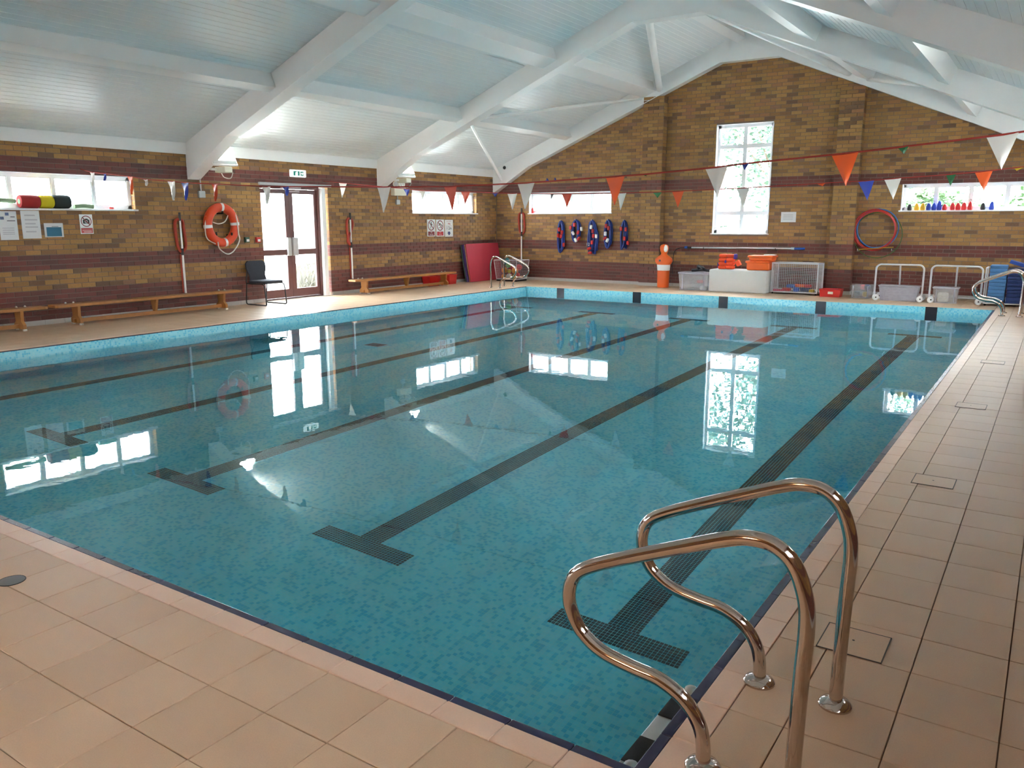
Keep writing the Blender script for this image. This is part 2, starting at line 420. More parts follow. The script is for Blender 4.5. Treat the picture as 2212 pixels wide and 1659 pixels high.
def build_wall(name, kind, u0, u1, ztop, openings, piers=(), n_single=300, bricks=True, label=None):
    """backing slab with openings, bricks laid in front of it; ztop is a function of u"""
    us = sorted(set([u0, u1] + [o[0] for o in openings] + [o[1] for o in openings] + [u for u in ([XC] if kind in ('far', 'near') else [])]))
    mb = MB()
    for a, b in zip(us, us[1:]):
        mid = (a + b) / 2; zs = [(0.0, None)]
        cuts = sorted([(o[2], o[3]) for o in openings if o[0] <= mid <= o[1]])
        z = -0.3
        segs = []
        for c0, c1 in cuts:
            if c0 > z: segs.append((z, c0))
            z = c1
        segs.append((z, None))
        for s0, s1 in segs:
            za, zb = (s1, s1) if s1 is not None else (ztop(a) + 0.02, ztop(b) + 0.02)
            p = [wall_frame(kind, a, s0, 0), wall_frame(kind, b, s0, 0), wall_frame(kind, b, zb, 0), wall_frame(kind, a, za, 0)]
            q = Vector(wall_frame(kind, 0, 0, -0.28)) - Vector(wall_frame(kind, 0, 0, 0))
            mb.prism(p, q)
    w = struct(mb.build(name, M_MORT), label)
    if not bricks: return w
    rects = []          # (u0,u1,z0,z1,depth,red)
    k = 1
    while k * COURSE < 6:
        z0, z1 = k * COURSE, k * COURSE + COURSE - 0.010
        uu = [u for u in [u0 + i * 0.05 for i in range(int((u1 - u0) / 0.05) + 2)] if u <= u1 and ztop(u) > z1]
        if not uu: break
        spans = [(min(uu), max(uu))]
        for o in openings:
            if z1 > o[2] + 0.005 and z0 < o[3] - 0.005: spans = cut(spans, o[0], o[1])
        for a, b, dep, zt in piers:
            if z0 < zt: spans = cut(spans, a, b)
        sh = u0 + (BL / 2 if k % 2 else 0)
        for s0, s1 in spans:
            i = math.floor((s0 - sh) / BL)
            while sh + i * BL < s1 - 0.012:
                a, b = max(s0, sh + i * BL), min(s1, sh + (i + 1) * BL - 0.010)
                if b - a > 0.012: rects.append((a, b, z0, z1, 0.0, red_course(k)))
                i += 1
        k += 1
    # the biggest full bricks in the photograph become single objects, the rest one joined part
    def area(r):
        if r[1] - r[0] < BL - 0.0105 or r[4] > 0: return -1
        ps = [project(wall_frame(kind, u, z, r[4])) for u, z in ((r[0], r[2]), (r[1], r[2]), (r[1], r[3]), (r[0], r[3]))]
        if any(p is None or not (0 <= p[0] <= IMG_W and 0 <= p[1] <= IMG_H) for p in ps): return -1
        return abs(sum(ps[i][0] * ps[(i + 1) % 4][1] - ps[(i + 1) % 4][0] * ps[i][1] for i in range(4))) / 2
    order = sorted(rects, key=area, reverse=True)
    single = [r for r in order[:n_single] if area(r) > 0]
    sid = set(map(id, single))
    proto = {}
    for red in (False, True):
        t = MB(); a = Vector(wall_frame(kind, 0, 0, 0)); b = Vector(wall_frame(kind, BL - 0.010, COURSE - 0.010, 0.006)) - a
        t.box(0, b.x, 0, b.y, 0, b.z)
        proto[red] = t
    meshes = {}
    for r in single:
        red = r[5]
        if red not in meshes:
            o = proto[red].build('brick', M_RED if red else M_YEL, w); meshes[red] = o.data
        else:
            o = bpy.data.objects.new('brick', meshes[red]); COL.objects.link(o); o.parent = w
        o.location = wall_frame(kind, r[0], r[2], random.uniform(-0.0015, 0.001))
    mb = MB()
    for r in rects:
        if id(r) in sid: continue
        jut = r[4] + 0.006 + random.uniform(-0.0015, 0.001)
        wbox(mb, kind, r[0], r[1], r[2], r[3], max(0, r[4] - 0.10) if r[4] else 0, jut, 1 if r[5] else 0)
    for o in openings:                   # brick reveals in the jambs
        k = max(1, math.ceil(o[2] / COURSE - 0.01))
        while (k + 1) * COURSE <= o[3] + 0.02:
            z0, z1 = k * COURSE, k * COURSE + COURSE - 0.010
            wbox(mb, kind, o[0], o[0] + 0.006, z0, z1, -0.10, -0.002, 1 if red_course(k) else 0)
            wbox(mb, kind, o[1] - 0.006, o[1], z0, z1, -0.10, -0.002, 1 if red_course(k) else 0)
            k += 1
    bw = mb.build('brickwork', [M_YEL, M_RED], w); bw['kind'] = 'stuff'
    return w

ZSILL, ZHEAD = 1.725, 2.25
WIN_L1 = (3.55, 6.06, ZSILL, ZHEAD)
WIN_L2 = (on_x(890, 430, XL).y, on_x(1029, 430, XL).y, ZSILL, ZHEAD)
DOOR = (on_x(566, 500, XL).y, on_x(712, 500, XL).y, 0.0, ZHEAD)
WIN_F1 = (on_y(1143, 440, YF).x, on_y(1321, 440, YF).x, ZSILL, ZHEAD)
WIN_F2 = (on_y(1543, 390, YF).x, on_y(1665, 390, YF).x, 1.245, 3.64)
WIN_F3 = (on_y(1947, 430, YF).x, on_y(1947, 430, YF).x + 2.45, ZSILL, ZHEAD)
WIN_R = [(-2.6, -0.1, ZSILL, ZHEAD), (3.2, 5.7, ZSILL, ZHEAD), (7.8, 10.3, ZSILL, ZHEAD), (12.6, 15.1, ZSILL, ZHEAD)]
WIN_N = [(-10.6, -8.1, 0.9, ZHEAD)]
WIN_L0 = (-3.4, -0.9, ZSILL, ZHEAD)
piers = [(on_y(1384, 450, YF - 0.2).x, on_y(1427, 450, YF - 0.2).x, 0.2, 4.30), (on_y(1797, 450, YF - 0.2).x, on_y(1849, 450, YF - 0.2).x, 0.2, 4.20)]
wall_left = build_wall('wall_left', 'left', YN, YF, lambda u: ZE + 0.01, [WIN_L0, WIN_L1, DOOR, WIN_L2])
wall_far = build_wall('wall_far', 'far', XL, XR, lambda u: ceil_z(u) + 0.01, [WIN_F1, WIN_F2, WIN_F3], piers)
wall_right = build_wall('wall_right', 'right', YN, YF, lambda u: ceil_z(XR) + 0.01, WIN_R, n_single=0)
wall_near = build_wall('wall_near', 'near', XL, XR, lambda u: ceil_z(u) + 0.01, WIN_N, n_single=0)

# brick piers standing proud of the gable wall
for n_, (a, b, dep, zt) in enumerate(piers):
    mb = MB(); wbox(mb, 'far', a, b, 0, zt, 0, dep - 0.006)
    pier = struct(mb.build('trim_%d' % (3 + n_), M_MORT), 'brick pier on the gable wall, %s of the tall window' % ('left' if n_ == 0 else 'right'))
    k = 1; shared = {}; side = MB()
    while k * COURSE < zt:
        z0, z1 = k * COURSE, k * COURSE + COURSE - 0.010
        red = red_course(k)
        cutp = [a, a + (b - a) / 2, b] if k % 2 else [a, a + (b - a) / 4, a + 3 * (b - a) / 4, b]
        for c0, c1 in zip(cutp, cutp[1:]):
            key = (round(c1 - c0, 3), red)
            if key not in shared:
                t = MB(); t.box(0, c1 - c0 - 0.010, -0.012, 0, 0, z1 - z0); o = t.build('brick', M_RED if red else M_YEL, pier); shared[key] = o.data
            else:
                o = bpy.data.objects.new('brick', shared[key]); COL.objects.link(o); o.parent = pier
            o.location = (c0 + 0.005, YF - dep + 0.006 + random.uniform(-0.001, 0.001), z0)
        for u, s_ in ((a, -0.006), (b, 0.006)): wbox(side, 'far', u, u + s_, z0, z1, 0.004, dep - 0.004, 1 if red else 0)
        k += 1
    side.build('side_brickwork', [M_YEL, M_RED], pier)['kind'] = 'stuff'

# skirting tiles
for nm, kd, spans in (('baseboard_left', 'left', [(YN, DOOR[0]), (DOOR[1], YF)]), ('baseboard_far', 'far', [(XL, piers[0][0]), (piers[0][1], piers[1][0]), (piers[1][1], XR)]),
                      ('baseboard_right', 'right', [(YN, YF)])):
    mb = MB()
    for a, b in spans:
        n = max(1, round((b - a) / 0.3)); w_ = (b - a) / n
        for i in range(n): wbox(mb, kd, a + i * w_ + 0.002, a + (i + 1) * w_ - 0.002, 0.0, 0.072, 0, 0.014)
    if kd == 'far':
        for a, b, dep, zt in piers: wbox(mb, kd, a - 0.012, b + 0.012, 0, 0.072, 0, dep + 0.014)
    struct(mb.build(nm, M_SKIRT))

# ------------------------------------------------------------------ roof: boards, frames, purlins, braces
def roof_side(name, left):
    sl = SL if left else -SR
    th = math.atan(sl); c, s_ = math.cos(th), math.sin(th)
    x0, x1 = (XL, XC) if left else (XC, XR)
    z0 = ceil_z(x0)
    length = (x1 - x0) / c
    mb = MB()
    up = Vector((-s_, 0, c)); al = Vector((c, 0, s_))
    o = Vector((x0, 0, z0))
    mb.prism([o + up * 0.004 + Vector((0, YN - 0.28, 0)), o + al * length + up * 0.004 + Vector((0, YN - 0.28, 0)), o + al * length + up * 0.16 + Vector((0, YN - 0.28, 0)), o + up * 0.16 + Vector((0, YN - 0.28, 0))], (0, YF - YN + 0.56, 0))
    root = struct(mb.build(name, M_GROOVE_LIT))
    W = 0.1; n = int(length / W)
    bays = [(YN, FRAMES[0]), (FRAMES[0] + FW, FRAMES[1]), (FRAMES[1] + FW, FRAMES[2]), (FRAMES[2] + FW, FRAMES[3]), (FRAMES[3] + FW, FRAMES[4])]
    hidden = MB(); meshes = {}
    for bi, (a, b) in enumerate(bays):
        for i in range(n + 1):
            w0, w1 = i * W, min(length, (i + 1) * W - 0.010)
            if w1 - w0 < 0.02: continue
            cpos = o + al * ((w0 + w1) / 2) + up * 0.006 + Vector((0, (a + b) / 2, 0))
            if bi < 2 or w1 - w0 < 0.085:
                hidden.obox(cpos, al * (w1 - w0) / 2, Vector((0, (b - a) / 2, 0)), up * 0.006); continue
            if bi not in meshes:
                t = MB(); t.obox((0, 0, 0), al * (W - 0.010) / 2, Vector((0, (b - a) / 2, 0)), up * 0.006)
                ob = t.build('plank', M_BOARD, root); meshes[bi] = ob.data
            else:
                ob = bpy.data.objects.new('plank', meshes[bi]); COL.objects.link(ob); ob.parent = root
            ob.location = cpos
    h = hidden.build('plank_field', M_BOARD, root); h['kind'] = 'stuff'
    return root
roof_side('ceiling_left', True)
roof_side('ceiling_right', False)

XK0, ZK0 = -10.74, 2.933       # haunch kink on the left
XA, XB, ZA = -5.80, -4.53, 4.94  # flat collar under the ridge
XK1 = 0.40; ZK1 = ZA - SR * (XK1 - XB)
prof = [(XL, 2.25), (XK0, ZK0), (XA, ZA), (XB, ZA), (XK1, ZK1), (XR, 2.19), (XR, ceil_z(XR)), (XC, ZRIDGE), (XL, ZE)]
def soffit(x):
    pts = prof[:6]
    for (a, za), (b, zb) in zip(pts, pts[1:]):
        if a <= x <= b: return za + (zb - za) * (x - a) / (b - a)
    return 3
for y in FRAMES:
    dep = FW if y < 16 else YF - y
    mb = MB()
    # split into quads so the polygon stays clean
    top = lambda x: ceil_z(x) + 0.01
    xs = [XL + 0.001, XK0, XA, XC, XB, XK1, XR - 0.001]
    for a, b in zip(xs, xs[1:]):
        mb.prism([(a, y, soffit(a)), (b, y, soffit(b)), (b, y, top(b)), (a, y, top(a))], (0, dep, 0))
    for a, b in zip(xs, xs[1:]):   # flange plate under the web
        if a < -11: continue
        mb.prism([(a, y - 0.012, soffit(a) - 0.014), (b, y - 0.012, soffit(b) - 0.014), (b, y - 0.012, soffit(b)), (a, y - 0.012, soffit(a))], (0, min(dep, dep + 0.024) + (0.024 if y < 16 else 0.012), 0))
    struct(mb.build('roof_frame', M_WHITE), 'white boxed steel roof frame with haunched feet')

def purlin(xf, width, left, depth=0.235):
    sl = SL if left else -SR
    th = math.atan(sl); al = Vector((math.cos(th), 0, math.sin(th))); up = Vector((-math.sin(th), 0, math.cos(th)))
    z = ceil_z(xf); p = Vector((xf, 0, z))
    back = -al * width if left else al * width
    edge = [(YN, FRAMES[0])] + [(FRAMES[i] + FW, FRAMES[i + 1]) for i in range(4)]
    mb = MB()
    for a, b in edge:
        q = [p, p + back, p + back - up * depth, p - up * depth]
        mb.prism([v + Vector((0, a, 0)) for v in q], (0, b - a, 0))
    struct(mb.build('purlin', M_WHITE), 'white boxed purlin running along the sloping ceiling')
purlin(-9.60, 0.17, True)
purlin(-7.39, 0.33, True)
purlin(-5.32, 0.20, True, 0.16)
purlin(-0.82, 0.17, False)
purlin(-2.88, 0.33, False)
def brace(a, b, r=0.035):
    mb = MB().tube([a, b], r, 12)
    struct(mb.build('brace_tube', M_WHITE, smooth=True), 'white round brace tube across the end bay')
yb0, yb1 = FRAMES[3] + FW, FRAMES[4]
brace((-9.45, yb0 - 0.05, 3.47), (-11.62, yb1 + 0.02, 2.60))
brace((-9.25, yb0 - 0.05, 3.58), (-7.66, yb1 + 0.02, 4.33))
brace((-5.60, yb0 - 0.05, 5.10), (-7.22, yb1 + 0.02, 4.50), 0.07)
brace((-0.95, yb0 - 0.05, 3.47), (-2.74, yb1 + 0.02, 4.30))
brace((-4.74, yb0 - 0.05, 5.10), (-3.10, yb1 + 0.02, 4.46), 0.07)
mb = MB()
for a, b in zip([YN] + [f + FW for f in FRAMES[:4]], FRAMES): mb.box(XL, XL + 0.03, a, b, 2.67, 2.86)
struct(mb.build('trim_1', M_WHITE), 'white fascia strip along the top of the left wall')
mb = MB()
for a, b in zip([YN] + [f + FW for f in FRAMES[:4]], FRAMES): mb.box(XR - 0.03, XR, a, b, 2.5, 2.74)
struct(mb.build('trim_2', M_WHITE), 'white fascia strip along the top of the right wall')

# ------------------------------------------------------------------ deck
mb = MB()
z0, z1 = -0.30, -0.012
mb.box(XL, XR, YN, PY0 - 0.001, z0, z1); mb.box(XL, XR, PY1 + 0.001, YF, z0, z1)
mb.box(XL, PX0 - 0.001, PY0 - 0.001, PY1 + 0.001, z0, z1); mb.box(PX1 + 0.001, XR, PY0 - 0.001, PY1 + 0.001, z0, z1)
floor = struct(mb.build('floor', M_GROUT))
TX, TY, TOX, TOY, GAP = 0.281, 0.279, 0.27, -0.097, 0.0038
zones = [(XL, XR, YN, PY0 - COPE), (XL, XR, PY1 + COPE, YF), (XL, PX0 - COPE, PY0 - COPE, PY1 + COPE), (PX1 + COPE, XR, PY0 - COPE, PY1 + COPE)]
tiles = []
for a, b, c, d in zones:
    i0, i1 = math.floor((a - TOX) / TX), math.ceil((b - TOX) / TX)
    j0, j1 = math.floor((c - TOY) / TY), math.ceil((d - TOY) / TY)
    for i in range(i0, i1):
        for j in range(j0, j1):
            x0, x1 = max(a, TOX + i * TX), min(b, TOX + (i + 1) * TX); y0, y1 = max(c, TOY + j * TY), min(d, TOY + (j + 1) * TY)
            if x1 - x0 > 0.02 and y1 - y0 > 0.02: tiles.append((x0, x1, y0, y1))
def tile_area(t):
    ps = [project((x, y, 0)) for x, y in ((t[0], t[2]), (t[1], t[2]), (t[1], t[3]), (t[0], t[3]))]
    if any(p is None for p in ps): return -1
    cx_, cy_ = sum(p[0] for p in ps) / 4, sum(p[1] for p in ps) / 4
    if not (-60 < cx_ < IMG_W + 60 and 0 < cy_ < IMG_H + 60): return -1
    return abs(sum(ps[i][0] * ps[(i + 1) % 4][1] - ps[(i + 1) % 4][0] * ps[i][1] for i in range(4))) / 2
tiles.sort(key=tile_area, reverse=True)
tmesh = {}
field = MB()
for n, (x0, x1, y0, y1) in enumerate(tiles):
    if n < 300 and tile_area((x0, x1, y0, y1)) > 0:
        key = (round(x1 - x0, 3), round(y1 - y0, 3))
        if key not in tmesh:
            t = MB(); t.rbox(GAP / 2, x1 - x0 - GAP / 2, GAP / 2, y1 - y0 - GAP / 2, -0.012, 0, 0.0015, 1)
            o = t.build('deck_tile', M_TILE, floor); tmesh[key] = o.data
        else:
            o = bpy.data.objects.new('deck_tile', tmesh[key]); COL.objects.link(o); o.parent = floor
        o.location = (x0, y0, random.uniform(-0.0006, 0.0004))
    else:
        field.box(x0 + GAP / 2, x1 - GAP / 2, y0 + GAP / 2, y1 - GAP / 2, -0.012, random.uniform(-0.0006, 0.0004))
f = field.build('tile_field', M_TILE, floor); f['kind'] = 'stuff'

# coping: tan strip, then a navy finger-grip tile on the pool side
CW = 0.2285; NAVY = 0.038
cmesh = {}
stuffc, stuffn, stuffm = MB(), MB(), MB()
def coping(side, i):
    if side == 'near': return (-i * CW - CW, -i * CW, PY0 - COPE, PY0), (-i * CW - CW, -i * CW, PY0, PY0 + NAVY)
    if side == 'right': return (PX1, PX1 + COPE, i * CW, i * CW + CW), (PX1 - NAVY, PX1, i * CW, i * CW + CW)
    if side == 'far': return (-i * CW - CW, -i * CW, PY1, PY1 + COPE), (-i * CW - CW, -i * CW, PY1 - NAVY, PY1)
    return (PX0 - COPE, PX0, i * CW, i * CW + CW), (PX0, PX0 + NAVY, i * CW, i * CW + CW)
count = {'near': int(math.ceil(-PX0 / CW)), 'far': int(math.ceil(-PX0 / CW)), 'right': int(math.ceil(PY1 / CW)), 'left': int(math.ceil(PY1 / CW))}
for side in ('near', 'right', 'far', 'left'):
    for i in range(count[side]):
        for which, (x0, x1, y0, y1) in enumerate(coping(side, i)):
            x0, y1 = max(x0, PX0 - COPE), min(y1, PY1 + COPE)
            if side in ('near', 'far'): x0 = max(x0, PX0)
            if side in ('left', 'right'): y1 = min(y1, PY1)
            if x1 - x0 < 0.01 or y1 - y0 < 0.01: continue
            g = 0.0015; zt = 0.001 if which == 0 else -0.003
            single = (side == 'near' and i < 18) or (side == 'right')
            if single:
                key = (side, which, round(x1 - x0, 3), round(y1 - y0, 3))
                nm = 'coping_tile' if which == 0 else 'edge_tile'
                if key not in cmesh:
                    t = MB(); t.rbox(g, x1 - x0 - g, g, y1 - y0 - g, -0.03 if which else -0.012, 0, 0.003, 2)
                    o = t.build(nm, M_NAVY if which else M_COPE, floor); cmesh[key] = o.data
                else:
                    o = bpy.data.objects.new(nm, cmesh[key]); COL.objects.link(o); o.parent = floor
                o.location = (x0, y0, zt)
            else:
                (stuffc if not which else stuffm if side == 'far' else stuffn).box(x0 + g, x1 - g, y0 + g, y1 - g, -0.012 if (not which or side != 'near') else -0.03, zt)
for x0, x1, y0, y1 in ((PX0 - COPE, PX0, PY0 - COPE, PY0), (PX1, PX1 + COPE, PY0 - COPE, PY0), (PX0 - COPE, PX0, PY1, PY1 + COPE), (PX1, PX1 + COPE, PY1, PY1 + COPE)):
    stuffc.box(x0 + 0.0015, x1 - 0.0015, y0 + 0.0015, y1 - 0.0015, -0.012, 0.001)
stuffc.build('coping_run', M_COPE, floor)['kind'] = 'stuff'
stuffn.build('edge_run', M_NAVY, floor)['kind'] = 'stuff'
stuffm.build('mosaic_edge_run', M_MOS, floor)['kind'] = 'stuff'

# ------------------------------------------------------------------ pool basin and water
mb = MB()
T = 0.25
zt = -0.0305
mb.box(PX0 - T, PX1 + T, PY0 - T, PY1 + T, ZB - 0.2, ZB)
mb.box(PX0 - 0.0005, PX0 + NAVY - 0.004, PY0 + NAVY, PY1 + 0.0005, ZB, -0.0125); mb.box(PX0 - T, PX0 - 0.0005, PY0 - T, PY1 + T, ZB, -0.301); mb.box(PX1 - NAVY + 0.004, PX1 + T, PY0 - T, PY1 + T, ZB, zt)
mb.box(PX0 + NAVY - 0.004, PX1 - NAVY + 0.004, PY0 - T, PY0 + NAVY - 0.004, ZB, zt); mb.box(PX0 + NAVY - 0.004, PX1 - NAVY + 0.004, PY1 - NAVY + 0.004, PY1 + 0.0005, ZB, -0.0125)
# recess the basin under the deck slab: the deck's own slab stops at the coping, so basin walls start below it
basin = struct(mb.build('pool_basin', M_MOS), 'blue and green mosaic pool basin')
LANES = [-0.99, -2.91, -4.85, -6.80, -8.74]
P_ = 0.0241
for X in LANES:
    mb = MB()
    def patch(x0, x1, y0, y1):
        nx, ny = round((x1 - x0) / P_), round((y1 - y0) / P_)
        for i in range(nx):
            for j in range(ny):
                a, b = x0 + i * P_ + 0.0014, y0 + j * P_ + 0.0014
                c, d = a + P_ - 0.0028, b + P_ - 0.0028
                mb.add([(a, b, ZB + 0.0015), (c, b, ZB + 0.0015), (c, d, ZB + 0.0015), (a, d, ZB + 0.0015)], [(0, 1, 2, 3)])
    h = 4 * P_
    patch(X - 16.5 * P_, X + 16.5 * P_, 1.79, 1.79 + 7 * P_)
    patch(X - h, X + h, 1.79 + 7 * P_, 12.55)
    patch(X - 16.5 * P_, X + 16.5 * P_, 12.55, 12.55 + 7 * P_)
    o = mb.build('lane_line', M_LANE, basin); o['kind'] = 'stuff'
    # target tiles on the end walls
    for y, s_ in ((PY1 - NAVY + 0.004, -1), (PY0 + NAVY - 0.004, 1)):
        mb = MB(); mb.box(X - h, X + h, y, y + s_ * 0.005, ZB + 0.25, zt if s_ > 0 else -0.002)
        mb.build('end_target', mat('dark_target_tile', (0.02, 0.025, 0.04), rough=0.25), basin)
mb = MB()
mb.add([(PX0 + 0.02, PY0 + 0.02, ZW), (PX1 - 0.02, PY0 + 0.02, ZW), (PX1 - 0.02, PY1 - 0.02, ZW), (PX0 + 0.02, PY1 - 0.02, ZW)], [(0, 1, 2, 3)])
tag(mb.build('pool_water', M_WATER), 'still clear pool water reflecting the windows and roof', 'water', kind='stuff')


# ------------------------------------------------------------------ windows
def bar(mb, kind, u0, u1, z0, z1, d0, d1, mi=0): return wbox(mb, kind, u0, u1, z0, z1, d0, d1, mi)
def window(n, kind, o, cols, rows=(), sill=True, fw=0.06, mull=0.05, label=None, sash=True):
    u0, u1, z0, z1 = o
    c = wall_frame(kind, (u0 + u1) / 2, z0, -0.10)
    root = bpy.data.objects.new('window_%d' % n, None); COL.objects.link(root); root.location = c
    struct(root, label)
    D0, D1 = -0.17, -0.10
    mb = MB()
    bar(mb, kind, u0, u1, z0, z0 + fw, D0, D1); bar(mb, kind, u0, u1, z1 - fw, z1, D0, D1)
    bar(mb, kind, u0, u0 + fw, z0, z1, D0, D1); bar(mb, kind, u1 - fw, u1, z0, z1, D0, D1)
    us = [u0 + (u1 - u0) * i / cols for i in range(cols + 1)]
    zs = [z0] + list(rows) + [z1]
    mb.build('frame', M_UPVC, root, world=True)
    for u in us[1:-1]:

        bar(t := MB(), kind, u - mull / 2, u + mull / 2, z0 + fw, z1 - fw, D0, D1); t.build('mullion', M_UPVC, root, world=True)
    for z in zs[1:-1]:
        bar(t := MB(), kind, u0 + fw, u1 - fw, z - mull / 2, z + mull / 2, D0 + 0.004, D1 - 0.004); t.build('transom', M_UPVC, root, world=True)
    for a, b in zip(us, us[1:]):
        for c0, c1 in zip(zs, zs[1:]):
            p0, p1 = (a + (fw if a == u0 else mull / 2), b - (fw if b == u1 else mull / 2))
            q0, q1 = (c0 + (fw if c0 == z0 else mull / 2), c1 - (fw if c1 == z1 else mull / 2))
            bar(t := MB(), kind, p0, p1, q0, q1, -0.138, -0.132)
            pn = t.build('pane', M_GLASS, root, world=True)
            if sash:
                t = MB(); s_ = 0.014
                bar(t, kind, p0, p0 + s_, q0, q1, -0.13, -0.108); bar(t, kind, p1 - s_, p1, q0, q1, -0.13, -0.108)
                bar(t, kind, p0, p1, q0, q0 + s_, -0.13, -0.108); bar(t, kind, p0, p1, q1 - s_, q1, -0.13, -0.108)
                t.build('bead', M_UPVC, pn, world=True)
    if kind == 'far':
        for a_, b_ in ((u0, u0 + 0.016), (u1 - 0.016, u1)):
            t = MB(); bar(t, kind, a_, b_, z0 + 0.006, z1 - 0.012, -0.10, 0.006); t.build('jamb_lining', M_UPVC, root, world=True)
    if sill:
        t = MB()
        e = 0.03
        a = wall_frame(kind, u0 - e, z0 - 0.022, -0.10); b = wall_frame(kind, u1 + e, z0 + 0.006, 0.035)
        a2 = wall_frame(kind, u0 + 0.008, z0 - 0.022, -0.10); b2 = wall_frame(kind, u1 - 0.008, z0 + 0.006, 0.008)
        t.box(min(a2[0], b2[0]), max(a2[0], b2[0]), min(a2[1], b2[1]), max(a2[1], b2[1]), a2[2], b2[2])
        a3 = wall_frame(kind, u0 - e, z0 - 0.022, 0.007)
        t.rbox(min(a3[0], b[0]), max(a3[0], b[0]), min(a3[1], b[1]), max(a3[1], b[1]), z0 - 0.022, z0 + 0.006, 0.006, 2)
        t.build('sill', M_UPVC, root, world=True)
        t = MB(); bar(t, kind, u0 + 0.004, u1 - 0.004, z1 - 0.012, z1 + 0.0, -0.10, 0.008); t.build('head_trim', M_UPVC, root, world=True)
    return root
window(1, 'left', WIN_L1, 4, label='wide four-pane window high on the left wall')
window(2, 'left', WIN_L2, 4, mull=0.07, label='four-pane window near the far left corner')
window(3, 'far', WIN_F1, 4, mull=0.065, label='four-pane window above the hanging lane ropes')
h = WIN_F2[3] - WIN_F2[2]
window(4, 'far', WIN_F2, 2, [WIN_F2[2] + 0.19 * h, WIN_F2[2] + 0.80 * h], label='tall white window in the gable wall', sash=False, mull=0.085, fw=0.075)
window(5, 'far', WIN_F3, 4, label='window with a row of coloured throw bags on its sill')
for i, o in enumerate(WIN_R): window(6 + i, 'right', o, 4, sash=False)
for i, o in enumerate(WIN_N): window(11 + i, 'near', o, 3, sash=False)
window(10, 'left', WIN_L0, 4, sash=False)

# ------------------------------------------------------------------ double door
root = bpy.data.objects.new('door_1', None); COL.objects.link(root); root.location = (XL - 0.1, (DOOR[0] + DOOR[1]) / 2, 0)
struct(root, 'brown glazed double doors open to daylight')
u0, u1 = DOOR[0], DOOR[1] - 0.17
zt_ = 2.16
mb = MB(); D0, D1 = -0.17, -0.09
bar(mb, 'left', u0, u0 + 0.05, 0, ZHEAD, D0, D1); bar(mb, 'left', u1 - 0.06, u1, 0, ZHEAD, D0, D1); bar(mb, 'left', u0 + 0.05, u1 - 0.06, zt_, ZHEAD, D0, D1)
bar(mb, 'left', u0 + 0.05, u1 - 0.06, 0.0, 0.03, D0, D1)
mb.build('door_frame', M_MAHOG, root, world=True)
mid = (u0 + u1) / 2
for k, (a, b) in enumerate(((u0 + 0.052, mid - 0.003), (mid + 0.003, u1 - 0.062))):
    m1, s0, s1 = 0.10, 0.10, 0.075
    mb = MB(); E0, E1 = -0.16, -0.112
    inner = b if k == 0 else a
    bar(mb, 'left', a, a + (0.055 if k == 0 else 0.10), 0.035, zt_ - 0.005, E0, E1); bar(mb, 'left', b - (0.10 if k == 0 else 0.075), b, 0.035, zt_ - 0.005, E0, E1)
    ga, gb = a + (0.055 if k == 0 else 0.10), b - (0.10 if k == 0 else 0.075)
    bar(mb, 'left', ga, gb, 0.035, 0.20, E0, E1); bar(mb, 'left', ga, gb, 0.875, 0.985, E0, E1); bar(mb, 'left', ga, gb, zt_ - 0.09, zt_ - 0.005, E0, E1)
    leaf = mb.build('leaf', M_MAHOG, root, world=True)
    for c0, c1 in ((0.20, 0.875), (0.985, zt_ - 0.09)):
        bar(t := MB(), 'left', ga, gb, c0, c1, -0.14, -0.134); t.build('pane', M_GLASS, leaf, world=True)
    pa, pb = (mid - 0.115, mid - 0.022) if k == 0 else (mid + 0.022, mid + 0.15)
    t = MB(); t.rbox(XL - 0.111, XL - 0.055, pa, pb, 0.86, 1.22, 0.012, 2)
    t.build('push_pad', M_GREYP, leaf, world=True)
t = MB(); bar(t, 'left', mid - 0.22, mid + 0.28, zt_ - 0.005, zt_ + 0.04, -0.09, -0.045); bar(t, 'left', mid - 0.02, mid + 0.24, zt_ - 0.06, zt_ - 0.03, -0.10, -0.05)
t.build('door_closer', mat('closer_metal', (0.45, 0.36, 0.35), rough=0.4, metal=0.4), root, world=True)
t = MB(); bar(t, 'left', u1, u1 + 0.10, 0, 2.2, -0.14, -0.01); t.build('white_jamb', M_WHITE, root, world=True)
t = MB(); bar(t, 'left', DOOR[0] - 0.03, DOOR[1] + 0.06, 2.215, 2.265, 0.0, 0.045); t.build('head_track', M_GREYP, root, world=True)
t = MB(); bar(t, 'left', DOOR[0] + 0.001, DOOR[1] - 0.001, -0.012, 0.004, -0.28, -0.001); t.build('threshold', mat('pale_threshold', (0.7, 0.66, 0.6), rough=0.6), root, world=True)
